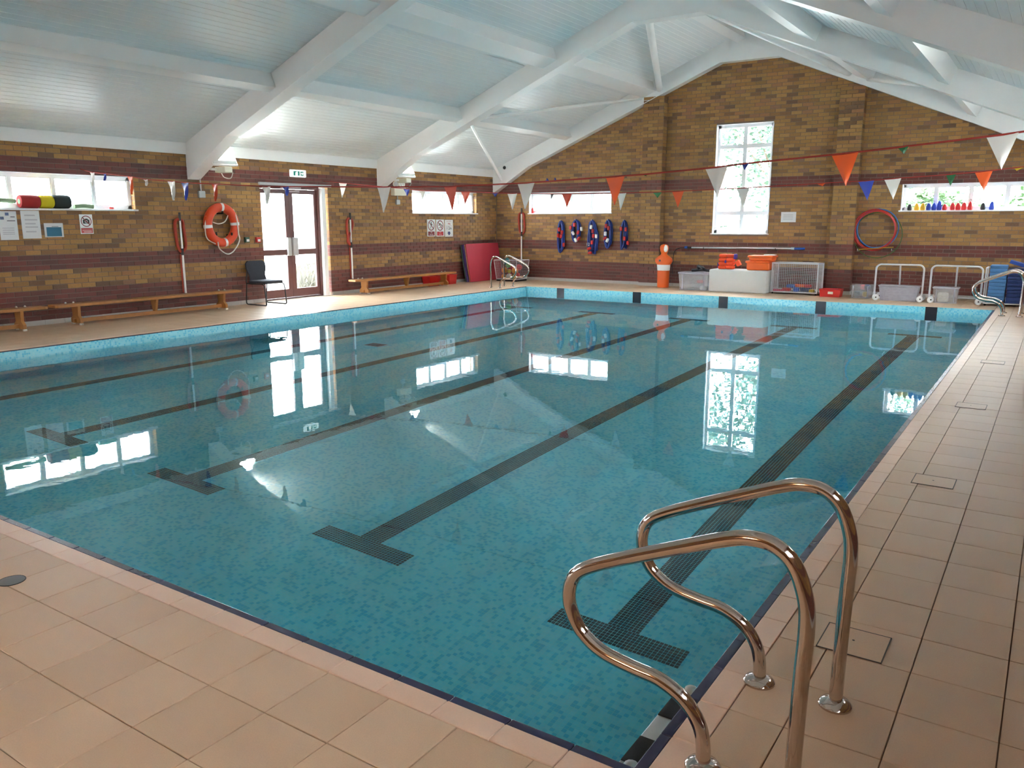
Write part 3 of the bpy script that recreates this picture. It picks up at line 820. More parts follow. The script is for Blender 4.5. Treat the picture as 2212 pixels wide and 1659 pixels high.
# ------------------------------------------------------------------ lamps
M_LENS = mat('lit_floodlight_lens', (1, 1, 1), emit=(0.97, 1.0, 0.93), emit_s=FLOOD_STRENGTH)
def floodlight(x, y, z, side, label):
    root = thing('floodlight', label, 'lamp', (x, y, z), group='floodlights on the roof frames')
    sgn = 1 if side == 'left' else -1
    nrm = Vector((0.72 * sgn, -0.22, 0.66)).normalized(); rt = nrm.cross(Vector((0, 0, 1))).normalized(); up = rt.cross(nrm)
    c = Vector((0.16 * sgn, -0.03, 0.17))
    t = MB(); t.obox(c, rt * 0.19, up * 0.165, nrm * 0.06)
    t.obox(c + nrm * 0.062 + up * 0.153, rt * 0.19, up * 0.012, nrm * 0.01); t.obox(c + nrm * 0.062 - up * 0.153, rt * 0.19, up * 0.012, nrm * 0.01)
    t.obox(c + nrm * 0.062 + rt * 0.178, rt * 0.012, up * 0.145, nrm * 0.01); t.obox(c + nrm * 0.062 - rt * 0.178, rt * 0.012, up * 0.145, nrm * 0.01)
    t.build('housing', M_WHITE, root)
    t = MB(); t.obox(c + nrm * 0.064, rt * 0.165, up * 0.140, nrm * 0.004); t.build('lens', M_LENS, root)
    t = MB()
    for s_ in (-1, 1): t.obox(c + rt * 0.215 * s_ - up * 0.01, rt * 0.007, up * 0.19, nrm * 0.016)
    t.obox(c - up * 0.195, rt * 0.222, up * 0.007, nrm * 0.016)
    t.build('bracket', M_WHITE, root)
    t = MB(); t.rbox(0.08 * sgn - 0.09, 0.08 * sgn + 0.19, -0.07, 0.09, -0.10, 0.0, 0.012, 2); t.build('gear_box', M_CREAM, root)
    t = MB(); t.tube(catmull([(0.0, 0.06, -0.10), (0.02, 0.10, -0.17), (0.16, 0.12, -0.19), (0.26, 0.10, -0.10)], 5), 0.008, 6); t.build('cable', M_ROPE, root, smooth=True)
    t = MB(); t.box(min(0, 0.05 * sgn), max(0, 0.05 * sgn), -0.18, 0.0, -0.06, -0.02); t.build('wall_arm', M_WHITE, root)
    return root
FL = [('lit white floodlight on the roof frame foot above the lifebuoy', 2), ('lit white floodlight on the roof frame foot above the emergency light', 3)]
for y_i, lab in ((2, FL[0][0]), (3, FL[1][0])):
    floodlight(XL + 0.26, FRAMES[y_i] + FW + 0.20, 2.47, 'left', lab)
for y_i, lab in ((3, 'lit floodlight on the right foot of the second roof frame from the gable'), (2, 'lit floodlight on the right foot of the middle roof frame')):
    floodlight(XR - 0.30, FRAMES[y_i] + FW + 0.20, 2.40, 'right', lab)

# warm bulkhead lamp on the wall behind the camera
root = thing('bulkhead_lamp', 'warm bulkhead lamp on the near wall behind the camera', 'lamp', (-1.6, YN, 2.25))
t = MB(); t.rbox(-.22, .22, 0.006, .07, -.11, .11, .02, 2); t.build('base', M_WHITE, root)
t = MB(); t.rbox(-.19, .19, .07, .13, -.085, .085, .03, 3); t.build('diffuser', mat('warm_diffuser', (1, .8, .6), emit=(1.0, 0.55, 0.28), emit_s=95.0), root, smooth=True)

# emergency twin spot
p = on_x(856, 413, XL)
root = thing('emergency_light', 'cream twin-spot emergency light box under the second roof frame', 'lamp', (XL, p.y, p.z))
t = MB(); t.rbox(0.006, 0.13, -0.20, 0.20, -0.10, 0.08, 0.015, 2); t.build('box', M_CREAM, root)
for s_ in (-1, 1):
    t = MB(); t.lathe([(0.03, -0.05), (0.065, -0.02), (0.072, 0.03), (0.066, 0.036)], 16, (0.08, s_ * 0.10, 0.15), (0.8, -0.6, 0.1)); sp = t.build('spot', M_CREAM, root, smooth=True)
    t = MB(); t.lathe([(0.058, 0), (0.058, 0.004)], 16, Vector((0.08, s_ * 0.10, 0.15)) + Vector((0.8, -0.6, 0.1)).normalized() * 0.035, (0.8, -0.6, 0.1)); t.build('spot_lens', M_GREYP, sp)
    t = MB(); t.tube([(0.07, s_ * 0.10, 0.07), (0.07, s_ * 0.10, 0.12)], 0.012, 8); t.build('stem', M_CREAM, root)
t = MB(); t.rbox(0.006, 0.06, -0.06, 0.06, -0.30, -0.19, 0.01, 2); t.build('switch_box', M_GREYP, root)
t = MB(); t.tube([(0.03, 0, -0.19), (0.03, 0, -0.10)], 0.012, 8); t.build('conduit', M_GREYP, root)
# junction box under first frame
p = on_x(433, 420, XL)
root = thing('junction_box', 'grey junction box on the brick wall above the lifebuoy', 'junction box', (XL, p.y, p.z))
t = MB(); t.rbox(0.006, 0.06, -0.065, 0.065, -0.06, 0.06, 0.012, 2); t.build('box', M_GREYP, root)
t = MB(); t.tube([(0.025, 0, 0.06), (0.025, -0.01, 0.42)], 0.012, 8); t.build('conduit', M_GREYP, root)
# cctv dome on the far frame foot
p = on_y(1092, 362, FRAMES[4])
root = thing('dome_camera', 'small white dome camera on the corner roof frame', 'camera', (p.x, FRAMES[4], p.z))
t = MB(); t.lathe([(0.062, 0), (0.066, 0.02), (0.06, 0.045)], 18, (0, -0.001, 0), (0, -1, 0)); t.build('base', M_WHITE, root, smooth=True)
t = MB(); t.ball((0.0, -0.045, -0.005), 0.046, 14); t.build('dome', M_BLACK, root, smooth=True)

# ------------------------------------------------------------------ exit sign
a, b = on_x(625, 368, XL), on_x(657, 383, XL)
yc_, zc_ = (a.y + b.y) / 2, (a.z + b.z) / 2 + 0.005
root = thing('exit_sign', 'lit green and white running-man exit sign above the double doors', 'sign', (XL + 0.006, yc_, zc_))
t = MB(); t.rbox(0, 0.045, -0.20, 0.20, -0.07, 0.07, 0.014, 2); t.build('light_box', mat('exit_white_lit', (0.9, 0.9, 0.9), emit=(0.85, 1.0, 0.98), emit_s=0.5), root)
M_GRN = mat('exit_green_lit', (0.0, 0.13, 0.09), emit=(0.0, 0.42, 0.33), emit_s=0.10)
t = MB(); t.box(0.045, 0.0465, -0.13, 0.025, -0.042, 0.042); t.box(0.045, 0.0465, 0.05, 0.125, -0.042, 0.042); t.build('green_panel', M_GRN, root)
M_EW = mat('exit_figure_lit', (0.9, 0.9, 0.9), emit=(0.9, 1, 1), emit_s=0.7)
t = MB()
t.prism([(0.0467, y, z) for y, z in ((-0.085, -0.042), (-0.025, -0.042), (-0.02, 0.02), (-0.08, 0.02))], (0.0006, 0, 0))
t.lathe([(0.012, 0), (0.012, 0.0006)], 12, (0.0467, -0.04, 0.028), (1, 0, 0))
t.build('figure', M_EW, root); t = MB()
t.prism([(0.0467, y, z) for y, z in ((0.06, -0.008), (0.085, -0.008), (0.085, -0.03), (0.115, 0.0), (0.085, 0.03), (0.085, 0.008), (0.06, 0.008))], (0.0006, 0, 0))
t.build('arrow', M_EW, root)

# ------------------------------------------------------------------ signs and notices on the left wall
def plate(name, label, p0, p1, m, cat='sign', group=None, th=0.004):
    """p0 top-left pixel, p1 bottom-right pixel on the left wall"""
    a, b = on_x(p0[0], p0[1], XL), on_x(p1[0], p1[1], XL)
    yc, zc, hw, hh = (a.y + b.y) / 2, (a.z + b.z) / 2, abs(b.y - a.y) / 2, abs(a.z - b.z) / 2
    r = thing(name, label, cat, (XL + 0.0075, yc, zc), group=group)
    t = MB(); t.rbox(0, th, -hw, hw, -hh, hh, min(0.0018, th * 0.4), 1); t.build('plate', m, r)
    return r, hw, hh
def ring(t, c, ro, ri, x, n=28, th=0.0006):
    for i in range(n):
        a0, a1 = 2 * math.pi * i / n, 2 * math.pi * (i + 1) / n
        t.prism([(x, c[0] + r_ * math.cos(a), c[1] + r_ * math.sin(a)) for r_, a in ((ri, a0), (ro, a0), (ro, a1), (ri, a1))], (th, 0, 0))
RT, UP = (0, 1, 0), (0, 0, 1)
M_RINGR = mat('prohibition_red', (0.22, 0.02, 0.025), rough=0.35)
for i, (p0, p1, word, lab) in enumerate((((921.5, 474), (940, 510.5), 'Running', 'white no-running sign, first of three from the doors'), ((941, 474.5), (959, 510.5), 'Diving', 'white prohibition sign with bright red panel, middle of three'))):
    r, hw, hh = plate('safety_sign', lab, p0, p1, M_SIGNW, group='safety signs below the far left window')
    t = MB(); c = (0, hh * 0.30); ring(t, c, hw * 0.80, hw * 0.66, 0.0041)
    t.prism([(0.0049, c[0] + u, c[1] + v) for u, v in ((-hw * 0.52, hw * 0.42), (-hw * 0.42, hw * 0.52), (hw * 0.52, -hw * 0.42), (hw * 0.42, -hw * 0.52))], (0.0006, 0, 0))
    t.build('prohibition_ring', M_RINGR, r)
    t = MB()
    if i == 0:
        t.lathe([(hw * .12, 0), (hw * .12, 0.0005)], 12, (0.0042, 0.0, c[1] + hw * .42), (1, 0, 0))
        t.prism([(0.0042, u * hw, c[1] + v * hw) for u, v in ((-.14, .28), (.14, .3), (.12, -.05), (-.12, -.05))], (0.0005, 0, 0))
        t.prism([(0.0042, u * hw, c[1] + v * hw) for u, v in ((-.1, -.05), (.0, -.05), (-.14, -.5), (-.22, -.5))], (0.0005, 0, 0))
        t.prism([(0.0042, u * hw, c[1] + v * hw) for u, v in ((.02, -.05), (.12, -.05), (.36, -.28), (.28, -.34))], (0.0005, 0, 0))
        t.prism([(0.0042, u * hw, c[1] + v * hw) for u, v in ((.1, .28), (.34, .08), (.28, .0), (.08, .2))], (0.0005, 0, 0))
    else:
        t.lathe([(hw * .12, 0), (hw * .12, 0.0005)], 12, (0.0042, hw * .46, c[1] - hw * .06), (1, 0, 0))
        t.prism([(0.0042, u * hw, c[1] + v * hw) for u, v in ((-.45, .05), (-.05, .38), (.4, .12), (.34, .0), (-.05, .22), (-.4, -.05))], (0.0005, 0, 0))
        t.prism([(0.0042, u * hw, c[1] + v * hw) for u, v in ((-.4, -.3), (.2, -.3), (.2, -.36), (-.4, -.36))], (0.0005, 0, 0))
    t.build('pictogram', M_SIGNB, r)
    t = MB(); t.box(0.004, 0.005, -hw * 0.78, hw * 0.78, -hh * 0.90, -hh * 0.42); t.build('red_panel', M_SIGNR if i else mat('sign_dark_red', (0.20, 0.01, 0.02), rough=0.3), r)
    text_mesh('lettering', 'No', hh * 0.19, M_SIGNW, r, (0.0054, 0, -hh * 0.54), RT, UP)
    text_mesh('lettering', word, hh * 0.19, M_SIGNW, r, (0.0054, 0, -hh * 0.76), RT, UP)
r, hw, hh = plate('safety_sign', 'white pool depth sign reading 1.2m with a blue arrow', (960, 475), (978, 511), M_SIGNW, group='safety signs below the far left window')
text_mesh('lettering', 'POOL DEPTH', hh * 0.16, mat('sign_pale_red', (0.5, 0.25, 0.25)), r, (0.0044, 0, hh * 0.82), RT, UP)
t = MB(); t.prism([(0.0042, u * hw, v * hh) for u, v in ((-.35, .5), (.4, .42), (.3, .58), (-.1, .64))], (0.0005, 0, 0)); t.build('mark', mat('sign_pale_red', (0.5, 0.25, 0.25)), r)
t = MB(); t.box(0.004, 0.0046, -hw * 0.75, hw * 0.75, hh * 0.26, hh * 0.30); t.build('rule_line', mat('sign_grey', (0.3, 0.3, 0.3)), r)
text_mesh('lettering', '1\u00b72m', hh * 0.52, M_SIGNB, r, (0.0044, 0, 0.0), RT, UP, bold=0.001)
t = MB(); t.prism([(0.0042, u * hw, v * hh) for u, v in ((-.28, -.4), (.28, -.4), (.28, -.56), (.42, -.56), (0, -.86), (-.42, -.56), (-.28, -.56))], (0.0006, 0, 0)); t.build('arrow', M_BLUE, r)
# no photography sign
r, hw, hh = plate('safety_sign', 'no-camera sign with red panel below the wide left window', (169.5, 463), (202, 505), M_SIGNW, group='safety signs on the left wall')
t = MB(); c = (0, hh * 0.30); ring(t, c, hw * 0.82, hw * 0.70, 0.0041)
t.prism([(0.0049, c[0] + u, c[1] + v) for u, v in ((-hw * 0.56, hw * 0.46), (-hw * 0.46, hw * 0.56), (hw * 0.56, -hw * 0.46), (hw * 0.46, -hw * 0.56))], (0.0006, 0, 0)); t.build('prohibition_ring', M_RINGR, r)
t = MB(); t.box(0.004, 0.0046, -hw * 0.50, hw * 0.50, c[1] - hw * 0.36, c[1] + hw * 0.22); t.prism([(0.004, u * hw, c[1] + v * hw) for u, v in ((-.25, .22), (.35, .22), (.2, .38), (-.1, .38))], (0.0006, 0, 0)); cam_p = t.build('camera_pictogram', M_SIGNB, r)
t = MB(); ring(t, (0.0, c[1] - hw * 0.06), hw * 0.22, hw * 0.15, 0.0046); t.build('lens_ring', M_SIGNW, r)
t = MB(); t.box(0.004, 0.0048, -hw * 0.88, hw * 0.88, -hh * 0.92, -hh * 0.40); t.build('red_panel', M_SIGNR, r)
t = MB(); t.box(0.0048, 0.0052, -hw * 0.7, hw * 0.7, -hh * 0.66, -hh * 0.60); t.box(0.0048, 0.0052, -hw * 0.5, hw * 0.7, -hh * 0.84, -hh * 0.74); t.build('pale_strokes', mat('sign_pink', (0.7, 0.4, 0.38), rough=0.2), r)
# papers
M_SMUDGE = mat('faint_print', (0.52, 0.52, 0.55), rough=0.8)
def paper(label, p0, p1):
    return plate('notice_sheet', label, p0, p1, M_PAPER, 'notice', 'paper notices on the left wall', 0.0012)
r, hw, hh = paper('white notice sheet with blue squares at the photo left edge', (-6, 456), (41, 518))
for u, v in ((-.05, .80), (-.62, .52)):
    t = MB(); t.box(0.0012, 0.0016, (u - .2) * hw, (u + .2) * hw, (v - .10) * hh, (v + .10) * hh)
    t.build('blue_square', mat('print_blue', (0.12, 0.16, 0.3)), r)
t = MB(); t.box(0.0012, 0.0016, .30 * hw, .80 * hw, .58 * hh, .63 * hh); t.box(0.0012, 0.0016, -.1 * hw, .80 * hw, .31 * hh, .36 * hh); t.build('print_lines', mat('print_black', (0.05, 0.05, 0.06)), r)
t = MB()
for v in (-.2, -.35, -.5, -.62): t.box(0.0012, 0.0015, -.7 * hw, .6 * hw, v * hh, (v + .06) * hh)
t.build('print_smudges', M_SMUDGE, r)
r, hw, hh = paper('plain white notice sheet with faint grey print, second from left', (42.5, 455), (90, 515))
t = MB()
for i, v in enumerate((.62, .30, .02, -.22, -.55)): t.box(0.0012, 0.0015, -.62 * hw, (.72 if i % 2 else .5) * hw, v * hh, (v + .10) * hh)
t.build('print_smudges', M_SMUDGE, r)
r, hw, hh = paper('small white notice with a solid teal blue panel', (93.5, 482), (138, 512))
t = MB(); t.box(0.0012, 0.0016, -.78 * hw, .80 * hw, -.88 * hh, .42 * hh); t.build('teal_panel', mat('print_teal', (0.015, 0.14, 0.24)), r)
t = MB(); t.box(0.0012, 0.0016, -.2 * hw, .5 * hw, .46 * hh, .58 * hh); t.build('print_line', mat('print_grey', (0.3, 0.36, 0.42)), r)
# notice on far wall
a, b = on_y(1688, 458, YF), on_y(1719, 480, YF)
r = thing('notice_sheet', 'small laminated notice on the gable wall right of the tall window', 'notice', ((a.x + b.x) / 2, YF - 0.0075, (a.z + b.z) / 2))
hw, hh = (b.x - a.x) / 2, (a.z - b.z) / 2
t = MB(); t.box(-hw, hw, -0.0012, 0, -hh, hh); t.build('plate', M_PAPER, r)
t = MB()
for v in (.4, .1, -.2, -.5): t.box(-hw * .7, hw * .6, -0.0016, -0.0012, v * hh, (v + .12) * hh)
t.build('print_smudges', M_SMUDGE, r)
# call points
for px, m, lab in ((531, mat('callpoint_green', (0.02, 0.09, 0.06), rough=0.35), 'dark green call point on the brick left of the doors'), (555, M_REDP, 'red fire alarm call point beside the door frame')):
    p = on_x(px, 518, XL)
    r = thing('call_point', lab, 'call point', (XL + 0.006, p.y, p.z), group='call points beside the doors')
    t = MB(); t.rbox(0, 0.05, -0.05, 0.05, -0.05, 0.05, 0.008, 2); t.build('body', m, r)
    t = MB(); t.box(0.05, 0.052, -0.025, 0.035, -0.032, 0.012); t.build('glass_plate', M_SIGNW, r)

# ------------------------------------------------------------------ lifebuoy
p = on_x(479, 486, XL + 0.11)
root = thing('lifebuoy', 'orange lifebuoy ring hung on the left wall with white rope', 'lifebuoy', (XL + 0.105, p.y, p.z))
R_, r_ = 0.295, 0.078
t = MB(); t.tube([(0, R_ * math.cos(a) * 0.98, R_ * math.sin(a) * 1.06) for a in [2 * math.pi * i / 40 for i in range(40)]], r_, 14, closed=True)
ringo = t.build('ring', M_RINGO, root, smooth=True)
M_REFL = mat('silver_reflective_tape', (0.75, 0.75, 0.76), rough=0.25)
for a in (1.55, 0.06, 4.85, 3.22):
    t = MB(); t.tube([(0, R_ * math.cos(a + d) * 0.98, R_ * math.sin(a + d) * 1.06) for d in (-0.085, 0, 0.085)], r_ + 0.002, 14, cap=False); t.build('tape', M_REFL, ringo, smooth=True)
t = MB()
t.tube(catmull([(0.02, 0.26, 0.28), (0.09, 0.27, 0.1), (0.09, 0.285, -0.15), (0.05, 0.33, -0.28), (0.02, 0.22, -0.46), (0.03, 0.06, -0.52), (0.03, -0.10, -0.42), (0.08, -0.16, -0.30)], 6), 0.011, 7)
t.tube(catmull([(0.02, -0.32, 0.16), (0.03, -0.37, -0.05), (0.03, -0.34, -0.24), (0.06, -0.20, -0.33)], 6), 0.010, 7)
t.tube(catmull([(-0.02, -0.17, 0.05), (0.0, -0.06, 0.02), (0.02, 0.06, 0.06), (0.0, 0.15, 0.17)], 6), 0.010, 7)
t.build('grab_rope', M_ROPE, root, smooth=True)
for u, v in ((0.0, 0.20), (-0.16, -0.17), (0.17, -0.18)):
    t = MB(); t.box(-0.098, 0.06, u - 0.012, u + 0.012, v - 0.012, v + 0.012); t.box(0.04, 0.06, u - 0.012, u + 0.012, v - 0.012, v + 0.045); t.build('hook', M_BLACK, root)

# ------------------------------------------------------------------ rescue poles with strap
def rescue_pole(kind, top, bot, label, flip=1):
    if kind == 'left':
        a, b = on_x(*top, XL + 0.05), on_x(*bot, XL + 0.05)
        L_ = a.z - b.z; r = thing('rescue_pole', label, 'pole', (XL + 0.05, (a.y + b.y) / 2, b.z), group='rescue poles hung on the walls')
        ax = Vector((0, 1, 0))
    else:
        a, b = on_y(*top, YF - 0.05), on_y(*bot, YF - 0.05)
        L_ = a.z - b.z; r = thing('rescue_pole', label, 'pole', ((a.x + b.x) / 2, YF - 0.05, b.z), group='rescue poles hung on the walls'); ax = Vector((1, 0, 0))
    t = MB(); t.tube([(0, 0, 0.03), (0, 0, L_ * 0.50)], 0.019, 10); t.tube([(0, 0, L_ * 0.56), (0, 0, L_ - 0.12)], 0.017, 10); t.build('shaft', M_WHITE, r, smooth=True)
    t = MB(); t.tube([(0, 0, L_ - 0.14), (0, 0, L_)], 0.020, 10); t.build('grip', M_BLACK, r, smooth=True)
    t = MB(); t.tube([(0, 0, L_ * 0.49), (0, 0, L_ * 0.57)], 0.023, 10); t.build('joint_collar', M_BLACK, r, smooth=True)
    t = MB(); t.tube([(0, 0, 0), (0, 0, 0.04)], 0.022, 10); t.build('end_cap', M_BLACK, r, smooth=True)
    t = MB(); n_ = Vector((1, 0, 0)) if kind == 'left' else Vector((0, -1, 0))
    pts = [ax * 0.05 + Vector((0, 0, L_ - 0.14)), ax * -0.085 + Vector((0, 0, L_ - 0.16)), ax * -0.075 + Vector((0, 0, L_ * .62)), ax * 0.0 + Vector((0, 0, L_ * .53)), ax * 0.085 * flip + Vector((0, 0, L_ * .60)), ax * 0.07 + Vector((0, 0, L_ * .8))]
    t.tube([q - n_ * 0.016 for q in catmull(pts, 6, True)], 0.026, 8, closed=True)
    t.tube([Vector((0, 0, L_ * 0.50)) - ax * 0.03 - n_ * 0.02, Vector((0, 0, 0.05)) - ax * 0.03 - n_ * 0.02], 0.012, 6)
    t.build('strap', mat('red_webbing', (0.42, 0.045, 0.02), rough=0.6), r, smooth=True)
    return r
rescue_pole('left', (390, 459), (399, 638), 'white rescue pole with red strap between bench and lifebuoy')
rescue_pole('left', (756, 460), (762, 606), 'white rescue pole with red strap right of the doors', -1)
rescue_pole('far', (1129, 450), (1124, 567), 'white rescue pole with red strap in the far left corner')
# ------------------------------------------------------------------ gym benches
def bench_proto(L_, label):
    r = thing('gym_bench', label, 'bench', (0, 0, 0), group='low wooden gym benches along the left wall')
    t = MB(); pts = [(-0.12, -L_ / 2 + 0.04), (-0.10, -L_ / 2), (0.10, -L_ / 2), (0.12, -L_ / 2 + 0.04), (0.12, L_ / 2 - 0.04), (0.10, L_ / 2), (-0.10, L_ / 2), (-0.12, L_ / 2 - 0.04)]
    t.prism([(x, y, 0.285) for x, y in pts], (0, 0, 0.04)); t.build('top', M_PINE, r)
    for y in (-L_ / 2 + 0.36, 0.0, L_ / 2 - 0.36):
        t = MB(); prof_ = [(-0.13, 0.03), (0.13, 0.03), (0.13, 0.09), (0.075, 0.14), (0.09, 0.285), (-0.09, 0.285), (-0.075, 0.14), (-0.13, 0.09)]
        if abs(y) < 0.1: prof_ = [(-0.03, 0.09), (0.03, 0.09), (0.085, 0.285), (-0.085, 0.285)]
        t.prism([(x, y - 0.022, z) for x, z in prof_], (0, 0.044, 0)); lg = t.build('leg', M_PINE, r)
        if abs(y) > 0.1:
            for s_ in (-1, 1): (t := MB()).rbox(s_ * 0.115 - 0.022, s_ * 0.115 + 0.022, y - 0.025, y + 0.025, 0, 0.03, 0.006, 1).build('rubber_foot', mat('white_rubber', (0.6, 0.55, 0.5), rough=0.6), lg)
    t = MB(); t.box(-0.022, 0.022, -L_ / 2 + 0.30, L_ / 2 - 0.30, 0.035, 0.092); t.build('stretcher', M_PINE, r)
    for y in (-L_ / 2 + 0.30, L_ / 2 - 0.30):
        for s_ in (-1, 1): MB().ball((-0.06, y + s_ * 0.06, 0.333), 0.018, 8).build('peg', mat('white_peg', (0.75, 0.7, 0.65), rough=0.4), r, smooth=True)
    return r
BX = XL + 0.40
ya, yb = on_x(112, 670, BX).y, on_x(514, 630, BX).y
bB = bench_proto(yb - ya, 'long low wooden gym bench under the lifebuoy and rescue pole'); bB.location = (BX, (ya + yb) / 2, 0)
ya2 = on_x(96, 668, BX).y
dup(bB, (BX, ya2 - (yb - ya) / 2, 0), label='low wooden gym bench cut off by the photo left edge')
ya3, yb3 = on_x(760, 606, BX).y, on_x(979, 593, BX).y
dup(bB, (BX, (ya3 + yb3) / 2, 0), label='low wooden gym bench right of the doors below the safety signs', scale=(1, (yb3 - ya3) / (yb - ya), 1))
# red basket behind right bench
for a_, b_, lab in ((920, 951, 'red basket under the right-hand bench'), (963, 979, 'red tub beyond the far end of the right-hand bench')):
    p, q = on_x(a_, 606, XL + 0.15), on_x(b_, 606, XL + 0.15)
    r = thing('red_basket', lab, 'basket', (XL + 0.15, (p.y + q.y) / 2, 0))
    hw = abs(q.y - p.y) / 2
    t = MB()
    t.add([(x * k, y * k2, z) for z, k, k2 in ((0.0, .85, .9), (0.22, 1, 1), (0.22, .93, .96), (0.02, .8, .86)) for x, y in ((-.12, -hw), (.12, -hw), (.12, hw), (-.12, hw))],
          [(0, 3, 2, 1)] + [(4 * k + i, 4 * k + (i + 1) % 4, 4 * k + 4 + (i + 1) % 4, 4 * k + 4 + i) for k in range(3) for i in range(4)] + [(12, 13, 14, 15)])
    t.build('tub', M_REDP, r)
    t = MB(); t.box(-.128, .128, -hw - .006, hw + .006, 0.21, 0.215)
    t2 = MB(); t2.tube([(-.125, -hw, .22), (.125, -hw, .22), (.125, hw, .22), (-.125, hw, .22)], 0.008, 6, closed=True); t2.build('rim', M_REDP, r)

# ------------------------------------------------------------------ chair beside the doors
y0, y1 = on_x(534, 573, XL + 0.2).y, on_x(575, 573, XL + 0.2).y
cy_ = (y0 + y1) / 2 + 0.02
root = thing('sled_base_chair', 'dark grey chair with black sled legs beside the double doors', 'chair', (XL + 0.42, cy_, 0))
M_CHF = mat('charcoal_fabric', (0.045, 0.05, 0.065), rough=0.9, var=0.15, bump=0.4, scale=30)
t = MB(); bm = bmesh.new(); bmesh.ops.create_grid(bm, x_segments=8, y_segments=8, size=0.5)
out = []
def backshape(th):
    n = 9; vs = []
    for j in range(n):
        v = j / (n - 1); wdt = (0.165 + 0.055 * min(1, max(0, (v - 0.30) / 0.25))) * (1 - 0.22 * max(0, (v - 0.85) / 0.15) ** 2)
        for i in range(n):
            u = -1 + 2 * i / (n - 1)
            vs.append((-0.30 - 0.05 * v + 0.035 * (u * u) + th, u * wdt, 0.44 + 0.37 * v))
    return vs, n
v1, n = backshape(0.0); v2, n = backshape(0.035)
bm.free()
fs = [(j * n + i, j * n + i + 1, (j + 1) * n + i + 1, (j + 1) * n + i) for j in range(n - 1) for i in range(n - 1)]
t.add(v1 + v2, [f[::-1] for f in fs] + [tuple(n * n + k for k in f) for f in fs] +
      [(i, i + 1, n * n + i + 1, n * n + i) for i in range(n - 1)] + [((n - 1) * n + i + 1, (n - 1) * n + i, n * n + (n - 1) * n + i, n * n + (n - 1) * n + i + 1) for i in range(n - 1)] +
      [((j + 1) * n, j * n, n * n + j * n, n * n + (j + 1) * n) for j in range(n - 1)] + [(j * n + n - 1, (j + 1) * n + n - 1, n * n + (j + 1) * n + n - 1, n * n + j * n + n - 1) for j in range(n - 1)])
t.build('backrest', M_CHF, root, smooth=True)
t = MB(); t.rbox(-0.24, 0.21, -0.22, 0.22, 0.41, 0.455, 0.018, 3); t.build('seat', M_CHF, root, smooth=True)
for s_ in (-1, 1):
    y = 0.235 * s_
    t = MB(); t.tube(catmull([(-0.30, y * .8, 0.62), (-0.28, y, 0.43), (-0.22, y, 0.40), (0.12, y, 0.40), (0.19, y, 0.39), (0.22, y, 0.33), (0.25, y, 0.06), (0.23, y, 0.014), (0.16, y, 0.012), (-0.22, y, 0.012), (-0.29, y, 0.02), (-0.31, y, 0.08), (-0.27, y, 0.40)], 4), 0.011, 8)
    t.build('sled_leg', M_BLACK, root, smooth=True)
t = MB(); t.tube([(0.12, -0.235, 0.40), (0.12, 0.235, 0.40)], 0.01, 8); t.tube([(-0.24, -0.235, 0.40), (-0.24, 0.235, 0.40)], 0.01, 8); t.build('crossbar', M_BLACK, root, smooth=True)

# ------------------------------------------------------------------ pool ladder rails
RAIL = [(.377, 0), (.379, .204), (.383, .395), (.386, .52), (.376, .597), (.343, .675), (.291, .715), (.232, .721), (.17, .706), (.032, .649), (-.126, .581), (-.235, .530), (-.293, .488), (-.315, .430), (-.308, .37), (-.27, .307), (-.198, .262), (-.094, .242), (-.011, .232), (.064, .196), (.111, .138), (.128, .075), (.131, 0)]
def rail_pair(x, ys, flip, label, group):
    first = None
    for i, y in enumerate(ys):
        r = thing('grab_rail', label[i], 'handrail', (x, y, 0), group=group)
        t = MB(); t.tube(catmull([(px_ * flip, 0, pz) for px_, pz in RAIL], 4), 0.0215, 16); t.build('rail_tube', M_STEEL, r, smooth=True)
        for px_ in (.377, .131):
            t = MB(); t.lathe([(0.052, 0.001), (0.052, 0.008), (0.044, 0.018), (0.026, 0.024), (0.0217, 0.026)], 24, (px_ * flip, 0, 0)); t.build('base_flange', M_STEEL, r, smooth=True)
rail_pair(0.0, (0.140, 0.668), 1, ('nearest chrome grab rail at the front right pool corner', 'second chrome grab rail, just behind the nearest one'), 'chrome grab rails at the near ladder')
rail_pair(0.02, (13.55, 14.07), 1, ('chrome grab rail at far right pool corner, nearer of the two', 'chrome grab rail at far right pool corner, farther of the two'), 'chrome grab rails at the far right corner')
rail_pair(PX0 - 0.06, (13.72, 14.27), -1, ('chrome grab rail at far left pool corner, nearer of the two', 'chrome grab rail at far left pool corner, farther of the two'), 'chrome grab rails at the far left corner')
